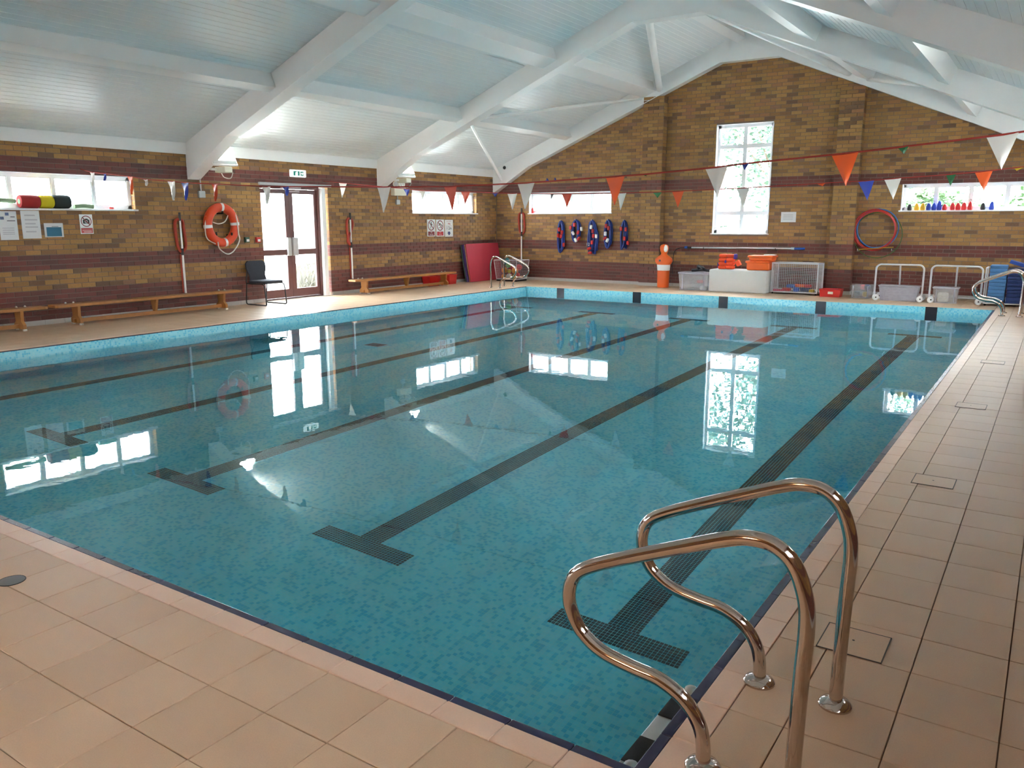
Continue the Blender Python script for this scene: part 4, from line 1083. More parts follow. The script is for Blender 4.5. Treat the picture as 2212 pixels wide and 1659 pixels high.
# ladder below the near rails: aluminium treads with black grip pads
def ladder(x, y0, y1, flip, label):
    r = thing('pool_ladder', label, 'ladder', (x, (y0 + y1) / 2, ZW))
    hw = (y1 - y0) / 2
    M_AL = mat('aluminium_tread', (0.55, 0.55, 0.54), rough=0.35, metal=0.7)
    for k, z in enumerate((0.005, -0.28, -0.56, -0.84)):
        t = MB(); t.rbox(-0.155, -0.055, -hw, hw, z - 0.03, z, 0.006, 1); st = t.build('tread', M_AL, r)
        for a, b in ((-hw + 0.02, -hw * 0.30), (hw * 0.30, hw - 0.02)):
            t = MB(); t.box(-0.150, -0.075, a, b, z, z + 0.004); t.build('grip_pad', M_RUBBER, st)
        if k == 0:
            t = MB(); t.tube([(-0.035, -hw, z + 0.01), (-0.035, hw, z + 0.01)], 0.012, 8); t.build('back_bar', M_AL, st)
    for s_ in (-1, 1):
        t = MB(); t.tube([(-0.10, s_ * (hw + 0.012), 0.02), (-0.10, s_ * (hw + 0.012), ZB - ZW + 0.02)], 0.02, 12); t.build('stile', M_STEEL, r, smooth=True)
        t = MB(); t.ball((-0.10, s_ * (hw + 0.012), 0.022), 0.026, 12, (1, 1, .7)); t.build('stile_cap', M_GREYP, r, smooth=True)
ladder(0.0, 0.17, 0.64, 1, 'aluminium pool ladder with black grip pads below the near grab rails')

# ------------------------------------------------------------------ drain cover and access covers in the deck
p = on_z(25, 1255)
r = thing('deck_drain', 'round steel drain cover in the near deck tiles', 'drain cover', (p.x, p.y, 0.0006))
t = MB(); t.lathe([(0.052, 0), (0.052, 0.002), (0.05, 0.0025)], 28); t.build('cover', mat('drain_steel', (0.16, 0.17, 0.18), rough=0.5, metal=0.6), r, smooth=True)
t = MB(); t.tube([(0.054 * math.cos(a), 0.054 * math.sin(a), 0.0008) for a in [2 * math.pi * i / 28 for i in range(28)]], 0.0022, 6, closed=True); t.build('rim', M_BLACK, r)
for i, (y0, lab) in enumerate(((1.02, 'tiled access cover beside the second near grab rail'), (3.30, 'tiled access cover on the right deck, second from the camera'), (5.72, 'tiled access cover on the right deck, third from the camera'), (8.3, 'tiled access cover on the right deck, fourth from the camera'))):
    r = thing('access_cover', lab, 'cover', (0.232, y0, 0.0007), group='tiled access covers in the right deck')
    w_, l_ = 0.225, 0.215
    t = MB(); t.box(0.004, w_ - 0.004, 0.004, l_ - 0.004, 0, 0.0022); t.build('tile_tray', M_TILE, r)
    t = MB(); fr_ = 0.004
    t.box(0, w_, 0, fr_, 0, 0.003); t.box(0, w_, l_ - fr_, l_, 0, 0.003); t.box(0, fr_, 0, l_, 0, 0.003); t.box(w_ - fr_, w_, 0, l_, 0, 0.003); t.build('tray_frame', mat('dark_tray_frame', (0.07, 0.055, 0.045), rough=0.5), r)
    t = MB(); t.lathe([(0.005, 0), (0.005, 0.0027)], 10, (w_ * .48, l_ * .55, 0)); t.build('lifting_hole', M_BLACK, r)
# grating on the pool floor
r = thing('floor_grating', 'small dark square grating on the pool floor near the far left lane line', 'grating', (-7.78, 7.25, ZB))
t = MB(); t.box(-.16, .16, -.12, .12, 0.0, 0.012); t.build('frame', M_DULL, r)
for i in range(5):
    t = MB(); t.box(-.14, .14, -.10 + i * .042, -.07 + i * .042, 0.012, 0.016); t.build('slat', M_BLACK, r)

# ------------------------------------------------------------------ backstroke flag lines
PCOL = {'w': mat('white_pennant', (0.70, 0.67, 0.62), rough=0.45), 'o': mat('orange_pennant', (0.80, 0.10, 0.008), rough=0.45), 'r': mat('red_pennant', (0.62, 0.055, 0.015), rough=0.4),
        'b': mat('blue_pennant', (0.02, 0.05, 0.38), rough=0.35), 'g': mat('green_pennant', (0.01, 0.14, 0.04), rough=0.4), 'y': mat('yellow_pennant', (0.65, 0.45, 0.02), rough=0.4), 'k': mat('dark_pennant', (0.03, 0.04, 0.05), rough=0.4)}
def pennant(root, y, a, b, t_, m, curl=0.0):
    A, B, T_ = on_y(*a, y), on_y(*b, y), on_y(*t_, y)
    n = 7; vs = []
    for j in range(n + 1):
        v = j / n
        Lp, Rp = A.lerp(T_, v), B.lerp(T_, v)
        for i in range(5):
            u = i / 4
            q = Lp.lerp(Rp, u) + Vector((0, math.sin(u * 5 + v * 4) * 0.006 * (1 + curl) + v * 0.01 * math.sin(A.x * 7), 0))
            vs.append(q)
    fs = [(j * 5 + i, j * 5 + i + 1, (j + 1) * 5 + i + 1, (j + 1) * 5 + i) for j in range(n) for i in range(4)]
    vs2 = [v_ + Vector((0, 0.0012, 0)) for v_ in vs]; k = len(vs)
    mb = MB(); mb.add(vs + vs2, [f[::-1] for f in fs] + [tuple(k + c for c in f) for f in fs]); mb.build('pennant', m, root, smooth=True, world=True)
def flag_line(y, start, end, items, label):
    pts = [start] + [tuple((on_y(*a, y) + on_y(*b, y)) / 2) for a, b, t_, c in items if t_[1] > a[1]] + [end]
    pts = sorted(pts, key=lambda q: q[0])
    root = thing('flag_line', label, 'bunting', start, group='backstroke flag lines across the pool')
    mb = MB(); mb.tube(pts, 0.0075, 6); mb.build('rope', mat('red_cord', (0.36, 0.03, 0.02), rough=0.7), root, world=True)
    for a, b, t_, c in items: pennant(root, y, a, b, t_, PCOL[c], 1.5 if a[0] < 700 else 0.2)
A_ = [((194,372),(206,373),(199,401),'w'),((223,375),(231,375),(225,391),'b'),((274.7,381),(288.6,382),(283.5,420),'o'),((309,387),(321,388),(316.5,401.5),'w'),((361,391),(380,392),(373.5,433),'w'),((390.6,394),(409,395),(402,433),'b'),((456.5,397),(472,398),(464,434.5),'r'),((565,403),(586,403),(576,441),'w'),((609,403),(625.5,403),(621,423),'b'),((815,404),(844.6,404),(829,459),'w'),((959,403),(987,403),(978,455),'r'),((1117.5,395.5),(1155.5,395),(1135,452),'w'),((1177,391),(1186,391),(1181,385),'b'),((1195,390),(1202,390),(1198,384),'b'),((1308,381.5),(1350,381),(1328,443),'o'),((1387,377),(1399,376),(1393,380),'g'),((1523,363.5),(1572.5,359),(1549.6,425.6),'w'),((1601,353.5),(1618,353),(1607,367),'b'),((1795.7,334.4),(1855,328.6),(1826.6,401.5),'o'),((1937,318),(1963,316),(1953,332.4),'g'),((2130.5,295.7),(2201,286.3),(2163,366),'w')]
B_ = [((732,395),(749.6,396),(738,427),'w'),((871,408),(886,408),(879,423.5),'b'),((906,412),(919,412),(912.4,433),'w'),((996,414),(1016,414),(1005,442),'r'),((1063,416.7),(1076,416.7),(1069,425.5),'b'),((1096,418),(1117.5,418),(1107.3,453),'w'),((1189,418.7),(1197,418.7),(1191.4,429),'k'),((1213.4,418.7),(1235.7,418.7),(1224.3,449),'r'),((1333,416.7),(1353.4,416.7),(1339.5,454),'w'),((1409.6,415),(1430,415),(1420.5,427.3),'g'),((1451.4,413),(1477.5,413),(1463.5,448),'o'),((1591.4,406.6),(1619,406),(1605,449.6),'w'),((1762,396.5),(1783,395.5),(1777,402),'o'),((1853,391.4),(1888.7,390),(1873,432.7),'b'),((1909.7,387),(1947,385),(1929.7,431),'w'),((2043,377),(2065.4,376.5),(2053,401.6),'g'),((2105,371),(2144.4,369.5),(2125.4,413),'o'),((2190,363),(2214,360),(2196,369),'y')]
YA, YB_ = 5.2, 10.25
flag_line(YA, (XL + 0.004, YA, 2.33), (XR - 0.004, YA, 2.28), A_, 'nearer line of large pennants strung across the pool')
flag_line(YB_, (XL + 0.004, YB_, 2.34), (XR - 0.004, YB_, 2.32), B_, 'farther line of small pennants strung across the pool')

# ------------------------------------------------------------------ foam floats on the left window sill
SZ = ZSILL + 0.006
def sill_pt(px, py, d=0.0): return on_x(px, py, XL + d)
M_FG = mat('pale_green_foam', (0.30, 0.42, 0.26), rough=0.8)
a = sill_pt(0, 431); b = sill_pt(200, 437)
for lab, z, y0, y1, r_ in (('pale green foam pool noodle lying along the left window sill', 0.10, 3.62, 4.20, 0.034), ('green foam pool noodle end beyond the black float roll', 0.036, 5.06, 5.36, 0.032)):
    t = MB(); t.tube(catmull([(0, 0, 0), (0, (y1 - y0) * .5, 0.012), (0, y1 - y0, 0)], 6), r_, 14)
    tag(t.build('pool_noodle', M_FG, smooth=True, loc=(XL - 0.03, y0, SZ + z)), lab, 'pool noodle', 'foam noodles on the sill')
for (p0, p1, col, nm, lab, rr) in (((42, 84), 0, (0.33, 0.02, 0.02), 'red_foam', 'red rolled foam float on the left window sill', .095), ((84, 114), 0, (0.62, 0.50, 0.01), 'yellow_foam', 'yellow rolled foam float between red and black ones', .095), ((114, 150), 0, (0.02, 0.03, 0.03), 'black_foam', 'black rolled foam float on the left window sill', .10)):
    y0, y1 = sill_pt(p0[0], 435).y, sill_pt(p0[1], 435).y
    r = thing('foam_float', lab, 'float', (XL - 0.02, (y0 + y1) / 2, SZ), group='rolled foam floats on the left sill')
    m = mat(nm, col, rough=0.85, var=0.12, scale=12)
    hl = (y1 - y0) / 2 - 0.003
    t = MB(); t.lathe([(rr * .45, -hl), (rr * .9, -hl), (rr, -hl + .02), (rr * 1.02, 0), (rr, hl - .02), (rr * .9, hl), (rr * .45, hl)], 20, (0, 0, rr * 1.02), (0, 1, 0)); t.build('roll', m, r, smooth=True)
    t = MB(); t.lathe([(rr * .40, -hl - .002), (rr * .40, hl + .002)], 14, (0, 0, rr * 1.02), (0, 1, 0)); t.build('core', M_FG, r, smooth=True)
t = MB(); t.lathe([(0.03, 0), (0.035, 0.01), (0.03, 0.035), (0.012, 0.04)], 12); tag(t.build('sinker_puck', M_REDP, smooth=True, loc=(XL - 0.03, sill_pt(243, 445).y, SZ)), 'small red puck at the right end of the left window sill', 'toy')
# red bottle on the far sill
p = on_y(1144, 452, YF - 0.0)
r = thing('bottle', 'small red bottle at the left end of the far window sill', 'bottle', (WIN_F1[0] + 0.09, YF + 0.03, SZ))
t = MB(); t.lathe([(0.03, 0), (0.034, 0.02), (0.034, 0.10), (0.014, 0.13), (0.012, 0.14)], 14); t.build('body', M_REDP, r, smooth=True)
t = MB(); t.lathe([(0.014, 0.14), (0.014, 0.165)], 12); t.build('cap', M_WHITE, r, smooth=True)

# ------------------------------------------------------------------ throw bags on the right-hand far sill
cols = {'k': mat('bag_black', (0.015, 0.02, 0.02), rough=0.6), 'y': mat('bag_yellow', (0.75, 0.42, 0.01), rough=0.5), 'b': mat('bag_blue', (0.015, 0.05, 0.45), rough=0.5), 'r': mat('bag_red', (0.65, 0.015, 0.02), rough=0.5)}
bags = [(148, 'k', .9, 'black throw bag at the left end of the row'), (237, 'y', 1, 'yellow throw bag next to the leftmost black one'), (315, 'y', 1, 'yellow throw bag next to the blue ones'), (388, 'b', 1, 'first blue throw bag after the yellow pair'), (458, 'b', 1, 'second blue throw bag after the yellow pair'), (525, 'b', 1.3, 'tallest blue throw bag beside the reds'),
        (595, 'r', .85, 'short red throw bag touching the blue one'), (695, 'r', 1, 'second red throw bag from the blue ones'), (765, 'r', 1, 'third red throw bag from the blue ones'), (840, 'r', 1.05, 'fourth red throw bag from the blue ones'), (920, 'r', 1.12, 'last red throw bag at the right of the reds'), (1085, 'k', .95, 'black throw bag standing apart on the right'), (1195, 'b', 1.1, 'single blue throw bag at the right end of the row')]
for px, c, s_, lab in bags:
    p = on_y(1940 + px / 5.926, 450, YF + 0.04)
    r = thing('throw_bag', lab + ' on the window sill', 'throw bag', (p.x, YF + 0.035, SZ), group='throw bags on the far right sill')
    t = MB(); t.lathe([(0.030, 0), (0.043, 0.012), (0.045, 0.05 * s_), (0.037, 0.10 * s_), (0.022, 0.135 * s_), (0.008, 0.142 * s_)], 14); t.build('bag', cols[c], r, smooth=True)
    t = MB(); t.tube(catmull([(-0.008, 0, 0.138 * s_), (-0.014, 0, 0.17 * s_), (0.004, 0, 0.185 * s_), (0.012, 0, 0.165 * s_), (0.006, 0, 0.138 * s_)], 4), 0.004, 6); t.build('cord_loop', M_BLACK, r, smooth=True)
# ------------------------------------------------------------------ lane ropes hung on the gable wall
M_LR = mat('blue_lane_rope', (0.015, 0.045, 0.26), rough=0.45, var=0.35, scale=40)
M_FLR = mat('red_lane_float', (0.55, 0.02, 0.02), rough=0.35); M_FLW = mat('white_lane_float', (0.75, 0.75, 0.73), rough=0.35)
c7 = lambda p: (1190 + p[0] / 12.29, 460 + p[1] / 12.29)
def lane_rope(cx_, top, bot, hw, floats, label, strands=4, skew=0.0, text=None):
    T_, B_ = on_y(*c7((cx_, top)), YF - 0.06), on_y(*c7((cx_, bot)), YF - 0.06)
    wd = hw * 1.2 / 12.29 / 100.0
    r = thing('lane_rope', label, 'lane rope', (T_.x, YF - 0.06, T_.z), group='coiled lane ropes hung on the gable wall')
    L_ = T_.z - B_.z
    t = MB(); t.tube([(0, 0.054, 0.0), (0, -0.05, -0.01), (0, -0.055, 0.02)], 0.007, 6); t.build('hook', M_DULL, r)
    for k in range(strands):
        w_ = wd * (0.55 + 0.45 * (k % 3) / 2); ll = L_ * (1 - 0.10 * ((k * 7) % 4) / 3); dy = -0.028 + 0.020 * (k % 4)
        off_ = skew * (k - 1.5) * 0.02
        pts = [(0, dy, -0.012), (w_ * .8, dy, -ll * .18), (w_ + off_, dy - .01, -ll * .5), (w_ * .75 + off_, dy, -ll * .85), (off_ * 2, dy, -ll), (-w_ * .8 + off_, dy, -ll * .86), (-w_ + off_, dy - .008, -ll * .5), (-w_ * .75, dy, -ll * .17)]
        t = MB(); t.tube(catmull(pts, 5, True), 0.020, 8, closed=True); t.build('rope_coil', M_LR, r, smooth=True)
    for fx, fy, c, ang in floats:
        q = on_y(*c7((fx, fy)), YF - 0.13)
        d = Vector((math.sin(ang), 0, math.cos(ang)))
        o = Vector((q.x - T_.x, -0.062, q.z - T_.z))
        t = MB(); t.lathe([(0.020, -0.052), (0.034, -0.042), (0.036, 0.0), (0.034, 0.042), (0.020, 0.052)], 12, o, d); t.build('float', M_FLW if c == 'w' else M_FLR, r, smooth=True)
    if text:
        q = on_y(*c7(text), YF - 0.12)
        text_mesh('number', '12', 0.10, M_FLW, r, (q.x - T_.x, -0.075, q.z - T_.z), (1, 0, 0), (0, 0, 1))
    return r
lane_rope(270, 205, 1050, 100, [(215, 440, 'r', -.1), (290, 515, 'r', .1), (262, 620, 'r', .15), (190, 600, 'r', 0), (340, 850, 'r', 0)], 'long blue lane rope coil with red floats, leftmost on the wall', 5)
lane_rope(670, 180, 770, 130, [(515, 390, 'r', .1), (615, 315, 'r', 0), (810, 425, 'w', -.1), (585, 540, 'w', -.6), (650, 720, 'w', -.5), (715, 515, 'r', .5), (735, 675, 'r', .8)], 'short round blue lane rope coil, second from the left', 5)
lane_rope(1100, 190, 1080, 115, [(1060, 375, 'w', .1), (1195, 620, 'w', 0), (1105, 480, 'r', 0), (1120, 610, 'r', 0), (1085, 780, 'r', 0), (1010, 945, 'r', 1.2), (1035, 1060, 'r', 1.5)], 'longest blue lane rope coil with white and red floats, middle of five', 6, 1.0, (990, 835))
lane_rope(1530, 180, 930, 110, [(1460, 345, 'r', 0), (1525, 405, 'r', 0), (1442, 550, 'w', 0), (1435, 670, 'r', .9), (1495, 725, 'w', .5)], 'blue lane rope coil with white and red floats, fourth from the left', 5)
lane_rope(1950, 195, 960, 85, [(1855, 420, 'r', 0), (1985, 435, 'r', 0), (1945, 680, 'r', 0), (2040, 800, 'r', 0)], 'slim blue lane rope coil with red floats, nearest the brick pier', 4, 0.8)

# ------------------------------------------------------------------ hoops
def hoop(cpx, cpy, R_, d, col, nm, label, tr=0.011, sq=1.0):
    q = on_y(cpx, cpy, YF - d)
    t = MB(); t.tube([(R_ * math.cos(a), 0, R_ * sq * math.sin(a)) for a in [2 * math.pi * i / 48 for i in range(48)]], tr, 8, closed=True)
    return tag(t.build('hoop', mat(nm, col, rough=0.35), smooth=True, loc=(q.x, YF - d, q.z)), label, 'hoop', 'plastic hoops hung on the gable wall')
hoop(1890, 497, 0.405, 0.03, (0.03, 0.12, 0.04), 'hoop_green_dark', 'dark green hoop mostly hidden behind the red hoops', 0.011)
hoop(1896, 508, 0.462, 0.055, (0.05, 0.13, 0.02), 'hoop_green', 'largest thin green hoop hanging below the others', 0.008)
hoop(1892, 495, 0.375, 0.08, (0.03, 0.14, 0.42), 'hoop_blue', 'blue hoop inside the red hoops, inner of two')
hoop(1896, 494, 0.392, 0.105, (0.04, 0.17, 0.50), 'hoop_blue2', 'blue hoop inside the red hoops, outer of two')
hoop(1888, 497, 0.415, 0.13, (0.42, 0.02, 0.02), 'hoop_red_dark', 'dark red hoop, rearmost of the red ones')
hoop(1889, 496, 0.398, 0.156, (0.55, 0.03, 0.025), 'hoop_red', 'bright red hoop, middle of the red ones', 0.012)
hoop(1890, 497, 0.380, 0.182, (0.50, 0.025, 0.02), 'hoop_red3', 'red hoop nearest the camera in the bundle', 0.012)
a, b = on_y(1855, 539, YF - 0.215), on_y(1930, 534, YF - 0.215)
t = MB(); t.tube([a, b], 0.009, 8); tag(t.build('stick', mat('yellow_stick', (0.5, 0.30, 0.02), rough=0.4), world=True, loc=tuple(a), smooth=True), 'thin yellow stick lying across the bottom of the hoops', 'stick')
for px in (1857, 1930):
    q = on_y(px, 541, YF)
    t = MB(); t.tube([(0, 0, 0), (0, -0.22, 0)], 0.008, 8); t.tube([(0, -0.22, 0), (0, -0.225, 0.04)], 0.008, 8)
    tag(t.build('hoop_peg', M_DULL, loc=(q.x, YF - 0.006, q.z)), 'steel wall peg holding the hoops, %s one' % ('left' if px < 1900 else 'right'), 'peg')

# ------------------------------------------------------------------ cleaning pole on hooks
a, b = on_y(1494, 534.8, YF - 0.1), on_y(1716, 537, YF - 0.1)
r = thing('telescopic_pole', 'long silver pole with blue ends held level on the gable wall', 'pole', (a.x, YF - 0.1, a.z))
Lx = b.x - a.x
t = MB(); t.tube([(0, 0, 0), (Lx, 0, b.z - a.z)], 0.020, 10); t.build('shaft', mat('anodised_pole', (0.62, 0.64, 0.66), rough=0.3, metal=0.8), r, smooth=True)
t = MB(); t.tube([(Lx, 0, b.z - a.z), (Lx + 0.22, 0, b.z - a.z)], 0.024, 10); t.tube([(-0.17, 0, 0), (-0.10, 0, 0)], 0.03, 10); t.build('blue_grip', mat('grip_blue', (0.01, 0.08, 0.40), rough=0.4), r, smooth=True)
t = MB(); t.tube([(-0.10, 0, 0), (0, 0, 0)], 0.018, 10); t.build('black_collar', M_BLACK, r, smooth=True)
t = MB(); t.tube([(Lx - 0.07, 0, b.z - a.z), (Lx, 0, b.z - a.z)], 0.027, 10); t.build('pale_collar', mat('collar_pale', (0.5, 0.6, 0.65), rough=0.3), r, smooth=True)
for s_ in (0.3, Lx - 0.4):
    t = MB(); t.tube([(s_, 0.094, -0.03), (s_, -0.03, -0.03), (s_, -0.034, 0.02)], 0.007, 6); t.build('wall_hook', M_BLACK, r)
t = MB(); q = on_y(1452, 580, YF - 0.03)
t.tube(catmull([(-0.17, 0.02, 0), (-0.32, 0.03, -0.02), (-0.45, 0.05, -0.12), (q.x - a.x, 0.07, q.z - a.z), (q.x - a.x + 0.02, 0.07, q.z - a.z - 0.12)], 6), 0.008, 6); t.build('hanging_hose', mat('hose_dark', (0.03, 0.03, 0.04)), r, smooth=True)

# ------------------------------------------------------------------ rescue manikin
q = on_z(1431, 621)
my = 16.02
r = thing('rescue_manikin', 'orange armless rescue training dummy with a white chest band', 'manikin', (on_y(1432, 620, my).x, my, 0))
k = 1.04
def body(secs, n=20):
    t = MB(); vs = []; fs = []
    for (w_, d_, z) in secs:
        for i in range(n):
            a_ = 2 * math.pi * i / n; c_, s_ = math.cos(a_), math.sin(a_)
            e = 0.72
            vs.append((w_ * math.copysign(abs(c_) ** e, c_), d_ * math.copysign(abs(s_) ** e, s_), z))
    m_ = len(secs)
    for j in range(m_ - 1):
        for i in range(n): fs.append((j * n + i, j * n + (i + 1) % n, (j + 1) * n + (i + 1) % n, (j + 1) * n + i))
    fs += [list(range(n))[::-1], [(m_ - 1) * n + i for i in range(n)]]
    return t.add(vs, fs)
body([(.128, .10, 0), (.132, .105, .01), (.136, .11, .2), (.142, .11, .40), (.15, .11, .53), (.175, .11, .555), (.205, .10, .60), (.21, .095, .635), (.195, .09, .67), (.14, .08, .715), (.085, .07, .75), (.062, .062, .775), (.066, .066, .80), (.088, .085, .85), (.096, .095, .90), (.092, .09, .945), (.07, .07, .98), (.03, .03, .998)]).build('body', M_ORANGE, r, smooth=True)
body([(.142, .114, .395), (.154, .114, .53)]).build('chest_band', M_WHITE, r, smooth=True)
t = MB(); t.lathe([(0.022, 0), (0.022, 0.006)], 14, (-.06, -.098, .625), (0, -1, 0)); t.build('chest_hole', M_BLACK, r)
t = MB(); t.ball((.052, -.045, .90), 0.075, 14, (.72, .7, 1.15)); t.build('face_patch', M_WHITE, r, smooth=True)

# ------------------------------------------------------------------ storage along the gable wall
M_CLEAR = milky_mat('clear_box_plastic', (0.66, 0.67, 0.70), 0.74)
M_FROST = milky_mat('frosted_box_plastic', (0.62, 0.60, 0.68), 0.45)
def clear_box(x0, x1, yf, dep, h, label, m, contents, lid=True):
    r = thing('storage_box', label, 'box', ((x0 + x1) / 2, yf + dep / 2, 0), group='clear plastic storage boxes')
    hw, hd = (x1 - x0) / 2, dep / 2
    def wallv(k, z): return [(sx_ * hw * k, sy_ * hd * k, z) for sx_, sy_ in ((-1, -1), (1, -1), (1, 1), (-1, 1))]
    t = MB(); vs = wallv(.9, 0.006) + wallv(1, h * .9) + wallv(.985, h * .9) + wallv(.885, 0.012)
    t.add(vs, [(0, 3, 2, 1)] + [(4 * a_ + i, 4 * a_ + (i + 1) % 4, 4 * a_ + 4 + (i + 1) % 4, 4 * a_ + 4 + i) for a_ in range(3) for i in range(4)] + [(12, 13, 14, 15)])
    t.build('body', m, r)
    for u in (-.72, .72):
        t = MB(); t.box(u * hw - .008, u * hw + .008, -hd * 1.0 - .004, -hd * .93, 0.02, h * .86)
        t.build('rib', M_FROST, r)
    if lid:
        t = MB(); t.rbox(-hw - .012, hw + .012, -hd - .012, hd + .012, h * .90, h, 0.01, 2); t.build('lid', M_FROST, r)
    t = MB(); t.box(-hw * .93, hw * .93, -hd * .93, hd * .93, 0.0, 0.006); t.build('base_rim', M_FROST, r)
    return r
def stuffing(x, y, z, m, label, s=(0.06, 0.04, 0.03), rot=0.3):
    t = MB(); t.rbox(-s[0], s[0], -s[1], s[1], 0, s[2] * 2, min(s) * .5, 2)
    o = tag(t.build('pool_toy', m, smooth=True, loc=(x, y, z)), label, 'toy', 'pool toys in the storage boxes'); o.rotation_euler = (0, 0, rot); return o
yb_ = 15.62
x0, x1 = on_y(1465, 606, yb_).x, on_y(1529, 606, yb_).x
clear_box(x0, x1, yb_, 0.42, 0.40, 'clear plastic lidded box between the orange dummy and white chest', M_CLEAR, None)
stuffing(x0 + .48, yb_ + .14, .16, M_REDP, 'red toy seen through the clear box beside the white chest', (.08, .05, .03)); stuffing(x0 + .55, yb_ + .14, .014, M_WHITE, 'white toy at the bottom of the clear box', (.08, .05, .04))
t = MB(); t.tube(catmull([(-.2, 0, .02), (-.05, .06, .03), (.1, -.02, .06), (.06, -.08, .10), (-.04, -.02, .12), (-.02, .06, .05), (.22, .02, .02)], 6), 0.032, 8)
tag(t.build('black_strap', M_BLACK, smooth=True, loc=((x0 + x1) / 2 + .08, yb_ + .2, .432 - .02)), 'black tangled strap on top of the clear lidded box', 'strap')
# white chest
yb_ = 15.55
x0, x1, h = on_y(1530.5, 610, yb_).x, on_y(1654.5, 610, yb_).x, 0.485
r = thing('white_chest', 'large plain white foam storage chest against the gable wall', 'chest', ((x0 + x1) / 2, yb_ + .29, 0))
hw = (x1 - x0) / 2
t = MB(); t.rbox(-hw, hw, -.29, .29, 0, h, 0.028, 3); ch = t.build('body', mat('white_foam', (0.66, 0.66, 0.64), rough=0.6, var=0.03), r, smooth=True)
# life jackets folded on it
M_VEST = mat('vest_orange', (0.90, 0.09, 0.02), rough=0.7, var=0.1); M_VB = mat('vest_blue', (0.05, 0.03, 0.30), rough=0.7)
vx, vy = on_y(1570, 580, yb_ + .25).x, yb_ + .25
r = thing('life_jacket', 'folded orange and blue life jacket standing on the white chest', 'life jacket', (vx, vy, h))
for j in range(4):
    for i in (-1, 1):
        t = MB(); t.rbox(i * .085 - .088, i * .085 + .088, -.11 + .015 * j, .06, .004 + j * .082, .004 + j * .082 + .078, 0.030, 3); t.build('foam_panel', M_VEST, r, smooth=True)
t = MB(); t.rbox(.165, .215, -.09, .06, .22, .335, 0.02, 2); t.rbox(-.19, -.172, -.08, .04, .02, .14, 0.006, 2); t.rbox(-.02, .02, -.115, -.105, .14, .20, 0.004, 1); t.build('blue_lining', M_VB, r, smooth=True)
t = MB(); t.obox((.26, -.03, .14), Vector((.03, 0, -.05)), Vector((0, .05, 0)), Vector((.035, 0, .02))); t.build('loose_flap', M_VEST, r)
# orange tubs
ox = on_y(1642, 580, yb_ + .3).x
for k_, (zb_, w_, hh_, dx, lab) in enumerate(((h, .265, .20, 0, 'lower orange plastic tub on the white chest'), (h + .201, .27, .115, .05, 'upper orange plastic tub stacked on the lower tub'))):
    r = thing('orange_tub', lab, 'tub', (ox + dx, yb_ + .29, zb_), group='orange tubs stacked on the white chest')
    ex = 0.92
    t = MB(); t.rbox(-w_ * ex, w_ * ex, -.19, .19, 0, hh_ - .02, 0.035, 3); t.build('tub', M_ORANGE, r, smooth=True)
    t = MB(); t.rbox(-w_, w_, -.21, .21, hh_ - .045, hh_, 0.018, 3); t.build('rim', M_ORANGE, r, smooth=True)
t = MB(); t.rbox(-.12, .12, -.08, .08, 0, .022, 0.008, 2); tag(t.build('white_tray', M_SIGNW, smooth=True, loc=(ox + .20, yb_ + .30, h + .317)), 'thin white tray on the upper orange tub', 'tray')

# wire mesh cage of toys
M_WIRE = mat('white_wire', (0.62, 0.62, 0.64), rough=0.4)
yb_ = 15.78
x0, x1 = on_y(1667.5, 600, yb_).x, on_y(1766, 600, yb_).x
hw, dep, h = (x1 - x0) / 2, .46, .66
r = thing('wire_cage', 'white wire mesh cage of pool toys standing beside the brick pier', 'cage', ((x0 + x1) / 2, yb_ + dep / 2, 0))
t = MB(); fr_ = .013
for sx_ in (-1, 1):
    for sy_ in (-1, 1): t.box(sx_ * hw - fr_, sx_ * hw + fr_, sy_ * dep / 2 - fr_, sy_ * dep / 2 + fr_, .03, h)
for z in (.045, h - fr_):
    for sy_ in (-1, 1): t.box(-hw, hw, sy_ * dep / 2 - fr_, sy_ * dep / 2 + fr_, z - fr_, z + fr_)
    for sx_ in (-1, 1): t.box(sx_ * hw - fr_, sx_ * hw + fr_, -dep / 2, dep / 2, z - fr_, z + fr_)
t.build('frame', M_WIRE, r)
for nm, mk in (('front_mesh', -dep / 2), ('back_mesh', dep / 2)):
    t = MB(); n_ = 24
    for i in range(1, n_): u = -hw + 2 * hw * i / n_; t.box(u - .0014, u + .0014, mk - .0014, mk + .0014, .05, h - .02)
    for i in range(1, 17): z = .05 + (h - .07) * i / 17; t.box(-hw, hw, mk - .002, mk + .001, z - .0014, z + .0014)
    o = t.build(nm, M_WIRE, r); o['kind'] = 'stuff'
for sx_ in (-1, 1):
    t = MB()
    for i in range(1, 11): v = -dep / 2 + dep * i / 11; t.box(sx_ * hw - .002, sx_ * hw + .002, v - .002, v + .002, .05, h - .02)
    for i in range(1, 17): z = .05 + (h - .07) * i / 17; t.box(sx_ * hw - .003, sx_ * hw + .001, -dep / 2, dep / 2, z - .002, z + .002)
    o = t.build('side_mesh', M_WIRE, r); o['kind'] = 'stuff'
t = MB(); t.box(-hw, hw, -dep / 2, dep / 2, .04, .048); t.build('base_tray', mat('dark_tray', (0.10, 0.10, 0.11), rough=0.6), r)
for sx_ in (-1, 1):
    for sy_ in (-1, 1):
        t = MB(); t.lathe([(.014, 0), (.016, .015), (.014, .035)], 10, (sx_ * (hw - .02), sy_ * (dep / 2 - .02), 0)); t.build('caster', M_BLACK, r)
cxx, cyy = (x0 + x1) / 2, yb_ + dep / 2
toyc = {'blue': mat('toy_blue', (0.02, 0.09, 0.42)), 'red': M_REDP, 'orange': M_ORANGE, 'pink': mat('toy_pink', (0.62, 0.06, 0.13)), 'yellow': mat('toy_yellow', (0.6, 0.4, 0.03)), 'navy': mat('toy_navy', (0.02, 0.03, 0.10))}
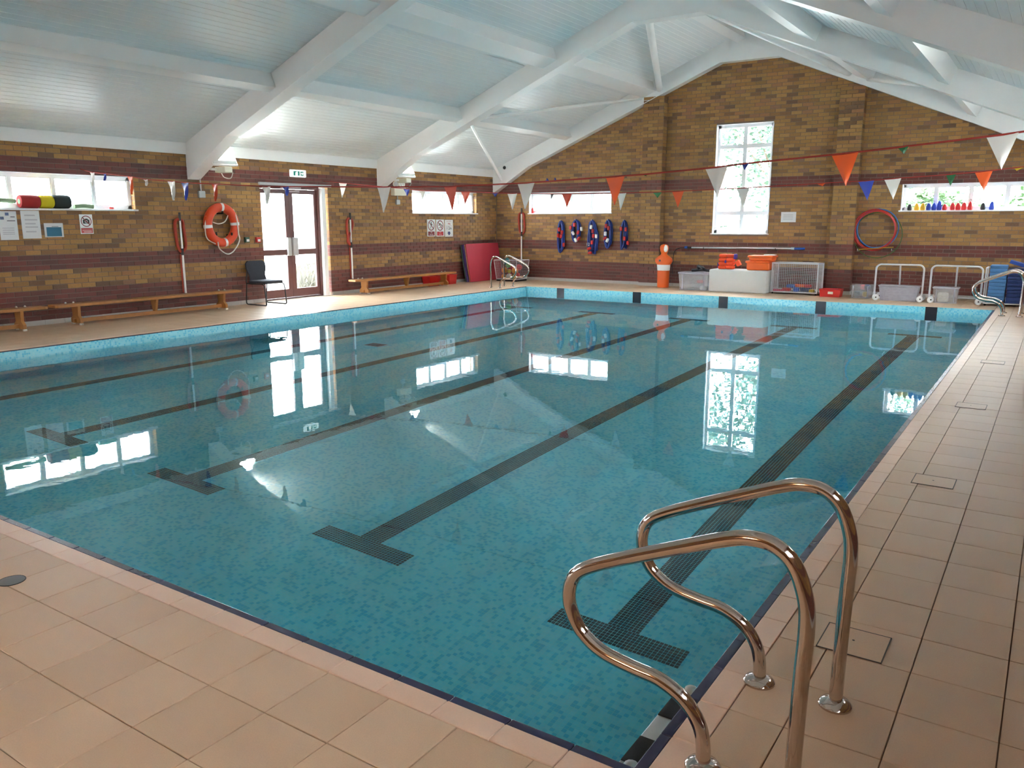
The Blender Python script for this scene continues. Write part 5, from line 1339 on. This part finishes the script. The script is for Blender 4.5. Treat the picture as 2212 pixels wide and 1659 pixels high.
for dx, dy, z, c, s_, w in ((-.33, -.155, .049, 'pink', (.12, .04, .022), 'lying flat'), (-.20, -.035, .05, 'red', (.09, .06, .035), 'on the left'), (.02, -.10, .05, 'blue', (.06, .06, .045), 'in the middle'), (.19, -.02, .05, 'navy', (.10, .07, .04), 'on the right'), (.34, -.1, .05, 'yellow', (.05, .07, .03), 'at the right corner'),
                             (-.12, .02, .122, 'blue', (.09, .07, .035), 'upper left'), (.06, .02, .142, 'orange', (.10, .05, .03), 'on top'), (.22, .04, .132, 'red', (.08, .05, .035), 'upper right')):
    t = MB(); t.rbox(-s_[0], s_[0], -s_[1], s_[1], 0, s_[2] * 2, min(s_) * .6, 2)
    o = tag(t.build('pool_toy', toyc[c], smooth=True, loc=(cxx + dx, cyy + dy, z)), '%s pool toy %s in the wire cage' % (c, w), 'toy', 'pool toys in the wire cage')
# red tray
yb_ = 15.55
x0, x1 = on_y(1769, 632, yb_).x, on_y(1815, 632, yb_).x
hw = (x1 - x0) / 2
r = thing('red_tray', 'low red plastic tray with a cream label beside the brick pier', 'tray', ((x0 + x1) / 2, yb_ + .15, 0))
def openbox(hw, hd, h, th=.008, flare=1.10):
    def wv(kx, ky, z): return [(sx_ * kx, sy_ * ky, z) for sx_, sy_ in ((-1, -1), (1, -1), (1, 1), (-1, 1))]
    t = MB(); vs = wv(hw / flare, hd / flare, 0) + wv(hw, hd, h) + wv(hw - th, hd - th, h) + wv(hw / flare - th, hd / flare - th, th)
    return t.add(vs, [(0, 3, 2, 1)] + [(4 * a_ + i, 4 * a_ + (i + 1) % 4, 4 * a_ + 4 + (i + 1) % 4, 4 * a_ + 4 + i) for a_ in range(3) for i in range(4)] + [(12, 13, 14, 15)])
openbox(hw, .15, .15).build('tub', M_REDP, r)
t = MB(); t.tube([(-hw, -.15, .15), (hw, -.15, .15), (hw, .15, .15), (-hw, .15, .15)], .009, 6, closed=True); t.build('rim', M_REDP, r)
t = MB(); t.box(-.035, .065, -.1475, -.143, .06, .11); t.build('label_card', M_CREAM, r)
t = MB(); t.rbox(-.11, .10, -.09, .05, 0, .14, .03, 2); tag(t.build('pool_toy', toyc['navy'], smooth=True, loc=((x0 + x1) / 2 + .05, yb_ + .17, .01)), 'dark blue toy lying in the red tray', 'toy')
# clear box 2
yb_ = 15.6
x0, x1 = on_y(1836, 630, yb_).x, on_y(1880, 630, yb_).x
clear_box(x0, x1, yb_, 0.36, 0.29, 'small clear open box of toys left of the first trolley', M_CLEAR, None, lid=False)
for dx, z, c, w in ((.10, .02, 'navy', 'lower left'), (.26, .02, 'yellow', 'lower right'), (.2, .16, 'red', 'on top'), (.3, .17, 'navy', 'top right')):
    stuffing(x0 + dx, yb_ + .17 - (0.06 if w.startswith('top') else 0) + (0.05 if w == 'on top' else 0), z, toyc[c], '%s toy %s in the small clear box' % (c, w), (.05, .05, .05))
# trolleys
def trolley(px0, px1, yf, label):
    x0, x1 = on_y(px0, 640, yf).x, on_y(px1, 640, yf).x
    hw = (x1 - x0) / 2; h = .70
    r = thing('hoop_trolley', label, 'trolley', ((x0 + x1) / 2, yf, 0), group='white tubular trolleys by the gable wall')
    def U(y): return [(-hw, y, .085)] + [(-hw, y, h - .09)] + arc((-hw + .09, y, h - .09), .09, math.pi, math.pi / 2, 6, (1, 0, 0), (0, 0, 1)) + arc((hw - .09, y, h - .09), .09, math.pi / 2, 0, 6, (1, 0, 0), (0, 0, 1)) + [(hw, y, .085)]
    t = MB(); t.tube(U(0), .017, 10); t.build('front_hoop', M_WIRE, r, smooth=True)
    t = MB(); t.tube([(0, .02, h - .01), (-.02, .30, .10)], .016, 10); t.build('centre_post', M_WIRE, r, smooth=True)
    t = MB(); t.tube([(-hw, 0, .085), (-hw, .42, .085), (hw, .42, .085), (hw, 0, .085)], .014, 8); t.tube([(-.02, .30, .10), (-.02, .42, .085)], .014, 8); t.build('base_frame', M_WIRE, r, smooth=True)
    for sx_ in (-1, 1):
        for y in (-.03, .36):
            t = MB(); t.lathe([(.02, -.022), (.055, -.020), (.062, 0), (.055, .020), (.02, .022)], 18, (sx_ * hw - .03 * sx_, y, .062), (.45, -.9, 0)); wl = t.build('wheel', M_WHITE, r, smooth=True)
            t = MB(); t.lathe([(.014, -.026), (.014, .026)], 10, (sx_ * hw - .03 * sx_, y, .062), (.45, -.9, 0)); t.build('hub', M_BLACK, wl)
    return r, x0, x1
TY_ = 15.35
r1, a0, a1 = trolley(1888, 1991, TY_, 'white tubular trolley on wheels, left of two, over a frosted box')
r2, b0, b1 = trolley(2007, 2118, TY_, 'white tubular trolley on wheels, right of two, beside blue floats')
clear_box(a0 + .07, a1 - .07, TY_ + .03, .26, .30, 'long frosted storage box inside the left-hand trolley', M_FROST, None)
clear_box(b0 + .05, b0 + .47, TY_ + .05, .24, .30, 'short clear storage box inside the right-hand trolley', M_CLEAR, None)
stuffing(a0 + .35, TY_ + .14, .014, M_CREAM, 'cream toy in the long frosted box', (.10, .05, .05)); stuffing(b0 + .22, TY_ + .16, .014, M_CREAM, 'cream ball-like toy in the short clear box', (.09, .06, .09))
# blue kickboards in a wire trolley
yb_ = 15.30
x0 = on_y(2127, 620, yb_).x; x1 = x0 + .72
r = thing('wire_trolley', 'white wire trolley holding stacked blue floats at the right edge', 'trolley', ((x0 + x1) / 2, yb_ + .22, 0))
hw = (x1 - x0) / 2
t = MB(); fr_ = .010; h = .68
for sx_ in (-1, 1):
    for sy_ in (-1, 1): t.box(sx_ * hw - fr_, sx_ * hw + fr_, sy_ * .24 - fr_, sy_ * .24 + fr_, 0.04, h)
for z in (.05, h):
    for sy_ in (-1, 1):
        if z > .1 and sy_ < 0: continue
        t.box(-hw, hw, sy_ * .24 - fr_, sy_ * .24 + fr_, z - fr_, z + fr_)
    for sx_ in (-1, 1): t.box(sx_ * hw - fr_, sx_ * hw + fr_, -.24, .24, z - fr_, z + fr_)
t.build('frame', M_WIRE, r)
t = MB(); t.box(-hw, hw, -.24, .24, .036, .044); t.build('base_tray', mat('dark_tray', (0.1, 0.1, 0.11)), r)
for sx_ in (-1, 1):
    for sy_ in (-1, 1):
        t = MB(); t.lathe([(.012, 0), (.018, .012), (.014, .036)], 10, (sx_ * (hw - .03), sy_ * .20, 0)); t.build('caster', M_BLACK, r)
ORD = ['first', 'second', 'third', 'fourth', 'fifth', 'sixth', 'seventh', 'eighth', 'ninth', 'tenth', 'eleventh']
M_KL = mat('kickboard_light_blue', (0.07, 0.20, 0.42), rough=0.75); M_KD = mat('kickboard_navy', (0.015, 0.035, 0.14), rough=0.75); M_KB = mat('kickboard_blue', (0.015, 0.06, 0.30), rough=0.75)
for col_, (dx, w_, m, nm, n_) in enumerate(((.19, .135, M_KL, 'light blue', 11), (.50, .155, M_KD, 'navy blue', 10))):
    src = None
    for i in range(n_):
        z = .046 + i * .063
        lab = '%s foam kickboard, %s from the bottom of the %s stack in the wire trolley' % (nm, ORD[i], 'left' if col_ == 0 else 'right')
        if src is None:
            t = MB(); t.rbox(-w_, w_, -.20, .20, 0, .060, .012, 2); src = tag(t.build('kickboard', m, smooth=True, loc=(x0 + dx, yb_ + .20, z)), lab, 'kickboard', '%s kickboards in the wire trolley' % nm)
        else:
            o = src.copy(); COL.objects.link(o); o['label'] = lab; o.location = (x0 + dx + random.uniform(-.004, .004), yb_ + .20 + random.uniform(-.012, .004), z)
t = MB(); t.obox((0, 0, 0), Vector((.17, 0, -.05)), Vector((0, .18, 0)), Vector((.008, 0, .026)))
tag(t.build('kickboard', M_KB, loc=(x0 + .52, yb_ + .20, .046 + 10 * .063 + .078)), 'bright blue kickboard tilted on top of the navy stack', 'kickboard')

# ------------------------------------------------------------------ far left corner: mats and basket of balls
def lean_mat(y0, y1, off, col, nm, label, h=.96, th=.03):
    t = MB(); m = mat(nm, col, rough=0.55, var=0.06)
    a_ = math.atan2(.16, h)
    t.rbox(0, th, 0, y1 - y0, 0, h, .006, 1)
    o = tag(t.build('foam_mat', m, loc=(XL + off, y0, 0.004)), label, 'mat', 'foam mats leaning in the far left corner')
    o.rotation_euler = (0, -a_, 0); return o
y0 = on_x(1012, 570, XL + .25).y; y1 = on_x(1081, 570, XL + .25).y
lean_mat(y0 - .06, y1 - .25, .19, (0.05, 0.10, 0.09), 'mat_dark_green', 'dark green mat edge behind the purple one', .94)
lean_mat(y0 - .05, y1 - .22, .225, (0.055, 0.025, 0.16), 'mat_purple', 'purple foam mat leaning behind the red mat', .95, .05)
lean_mat(y0 - .012, y1 - .10, .28, (0.62, 0.28, 0.10), 'mat_orange', 'thin orange mat edge just behind the red mat', .955, .016)
lean_mat(y0, y1, .30, (0.50, 0.035, 0.06), 'mat_red', 'big red foam mat leaning in the far left corner', .97)
bx0, bx1 = XL + .52, XL + 1.22
r = thing('ball_basket', 'white wire basket full of coloured balls in the far left corner', 'basket', ((bx0 + bx1) / 2, 15.90, 0))
hw, hd, h = (bx1 - bx0) / 2, .30, .54
t = MB()
for sx_ in (-1, 1):
    for sy_ in (-1, 1): t.tube([(sx_ * hw * .86, sy_ * hd * .86, .05), (sx_ * hw, sy_ * hd, h)], .008, 6)
for z, k_ in ((.05, .86), (h, 1)): t.tube([(sx_ * hw * k_, sy_ * hd * k_, z) for sx_, sy_ in ((-1, -1), (1, -1), (1, 1), (-1, 1))], .008, 6, closed=True)
t.build('rim_frame', M_WIRE, r)
for nm, ax in (('front_mesh', 0), ('side_mesh', 1)):
    for s_ in (-1, 1):
        t = MB(); n_ = 16 if ax == 0 else 12
        for i in range(1, n_):
            u = -1 + 2 * i / n_
            a_ = (u * hw * .86, s_ * hd * .86, .05) if ax == 0 else (s_ * hw * .86, u * hd * .86, .05); b_ = (u * hw, s_ * hd, h) if ax == 0 else (s_ * hw, u * hd, h)
            t.tube([a_, b_], .0014, 4)
        for i in range(1, 11):
            v = i / 11; k_ = .86 + .14 * v; z = .05 + (h - .05) * v
            t.tube([(-hw * k_, s_ * hd * k_, z), (hw * k_, s_ * hd * k_, z)] if ax == 0 else [(s_ * hw * k_, -hd * k_, z), (s_ * hw * k_, hd * k_, z)], .0014, 4)
        o = t.build(nm, M_WIRE, r); o['kind'] = 'stuff'
t = MB(); t.box(-hw * .86, hw * .86, -hd * .86, hd * .86, 0.0, .05); t.build('base', M_BLACK, r)
bc = {'teal': (0.03, 0.25, 0.30), 'green': (0.15, 0.45, 0.12), 'orange': (0.70, 0.26, 0.02), 'red': (0.50, 0.03, 0.03), 'white': (0.65, 0.62, 0.58), 'yellow': (0.55, 0.45, 0.06)}
for c, dx, dy, z, rr, w in (('orange', -.16, -.13, .05, .065, 'low on the left'), ('white', .0, -.12, .05, .075, 'low in the middle'), ('yellow', .16, -.13, .05, .07, 'low on the right'), ('red', -.14, .10, .05, .085, 'low at the back left'), ('red', .10, .10, .05, .085, 'low at the back right'), ('orange', .17, -.10, .185, .085, 'halfway up on the right'), ('yellow', .0, -.11, .20, .055, 'halfway up'), ('orange', -.17, -.08, .19, .08, 'halfway up on the left'),
                            ('red', -.03, .06, .23, .09, 'high at the back'), ('red', .18, .08, .27, .08, 'high on the right'), ('green', -.03, -.10, .34, .075, 'second from the top'), ('teal', -.16, -.02, .40, .10, 'topmost')):
    t = MB(); t.ball((0, 0, rr), rr, 18)
    tag(t.build('play_ball', mat('ball_' + c, bc[c], rough=0.45), smooth=True, loc=((bx0 + bx1) / 2 + dx, 15.90 + dy, z)), '%s play ball %s in the wire basket' % (c, w), 'ball', 'play balls in the corner basket')

# ------------------------------------------------------------------ outside
M_GND = mat('outside_paving', (0.36, 0.35, 0.33), rough=0.9, var=0.15, scale=2)
mb = MB()
mb.box(-60, XL - 0.281, -40, 60, -0.4, -0.06); mb.box(XR + 0.281, 40, -40, 60, -0.4, -0.06); mb.box(XL - 0.281, XR + 0.281, YF + 0.281, 60, -0.4, -0.06); mb.box(XL - 0.281, XR + 0.281, -40, YN - 0.281, -0.4, -0.06)
struct(mb.build('ground', M_GND), 'paved ground outside the pool hall')
def grass_mat(nm, col): return mat(nm, col, rough=0.8, var=0.35, scale=3)
# strip of tall dry grass beyond the doors
mb = MB()
for i in range(6000):
    x, y = XL - random.uniform(1.6, 5.6), random.uniform(11.0, 16.5)
    if y < 11.15 + 0.93 * (XL - 1.6 - x) * 0.9 - random.random() * .5: continue
    z = -0.065
    hh_ = random.uniform(.25, .62); dx, dy = random.uniform(-.2, .25), random.uniform(-.25, .2); w_ = .012
    mb.add([(x - w_, y - w_, z), (x + w_, y + w_, z), (x + dx * .6 + w_, y + dy * .6, z + hh_ * .75), (x + dx * .6 - w_, y + dy * .6, z + hh_ * .75), (x + dx * 1.2, y + dy * 1.2, z + hh_)], [(0, 1, 2, 3), (3, 2, 4)])
tag(mb.build('dry_grass', mat('dry_grass_blades', (0.075, 0.07, 0.05), rough=0.8, var=0.5, scale=1.5)), 'tall pale dry grass growing beyond the doors', 'grass', kind='stuff')
# trees beyond the gable wall
M_BARK = mat('bark', (0.12, 0.09, 0.06), rough=0.9, var=0.3)
def tree(x, y, h, rad, col, nm, label, n_=2600, trunk=True, zc=None, ls=.10):
    r = thing('garden_tree' if trunk else 'garden_shrub', label, 'tree' if trunk else 'shrub', (x, y, -0.06), group='trees and shrubs outside the gable windows')
    zc = zc if zc is not None else h * .62
    t = MB(); t.tube([(0, 0, 0), (.05, .03, zc * .6), (0, 0, zc)], [.12, .09, .05] if trunk else [.03, .025, .02], 8)
    for k_ in range(7):
        a_ = k_ * 0.9; t.tube([(0, 0, zc * (.45 + .06 * k_)), (rad * .6 * math.cos(a_), rad * .6 * math.sin(a_), zc + rad * .3 * math.sin(k_ * 1.7))], [.04 if trunk else .012, .012 if trunk else .006], 6)
    t.build('trunk' if trunk else 'stems', M_BARK, r)
    rnd = random.Random(int(x * 100) + 7)
    t = MB()
    clumps = [(rnd.gauss(0, .45), rnd.gauss(0, .45), rnd.gauss(0, .42)) for _ in range(26)]
    for i in range(n_):
        c_ = clumps[i % 26]
        p = Vector(((c_[0] + rnd.gauss(0, .16)) * rad, (c_[1] + rnd.gauss(0, .16)) * rad, zc + (c_[2] + rnd.gauss(0, .15)) * (h - zc)))
        if p.z < .05: p.z = .05 + rnd.random() * .2
        a_, b_ = rnd.random() * 6.3, rnd.uniform(-1, 1)
        u = Vector((math.cos(a_), math.sin(a_), b_ * .6)).normalized() * ls; w = u.orthogonal().normalized() * ls * .45
        t.add([p - u, p + w, p + u, p - w], [(0, 1, 2, 3)])
    o = t.build('foliage', mat(nm, col, rough=0.7, var=0.3, scale=2), r); o['kind'] = 'stuff'
tree(-6.2, 22.0, 6.2, 1.9, (0.055, 0.11, 0.07), 'leaf_grey_green', 'pale leafy tree seen through the tall gable window', 3600)
tree(-3.4, 30.0, 7.4, 2.2, (0.05, 0.11, 0.065), 'leaf_green', 'green tree farther back, right of the tall gable window', 3000)
tree(-1.7, 20.2, 3.0, 1.1, (0.055, 0.115, 0.04), 'leaf_bright', 'leafy shrub outside the left pane of the throw bag window', 2200, False, 1.7)
tree(0.6, 20.4, 3.2, 1.3, (0.055, 0.12, 0.042), 'leaf_bright2', 'leafy shrub outside the right panes of the throw bag window', 2600, False, 1.8)
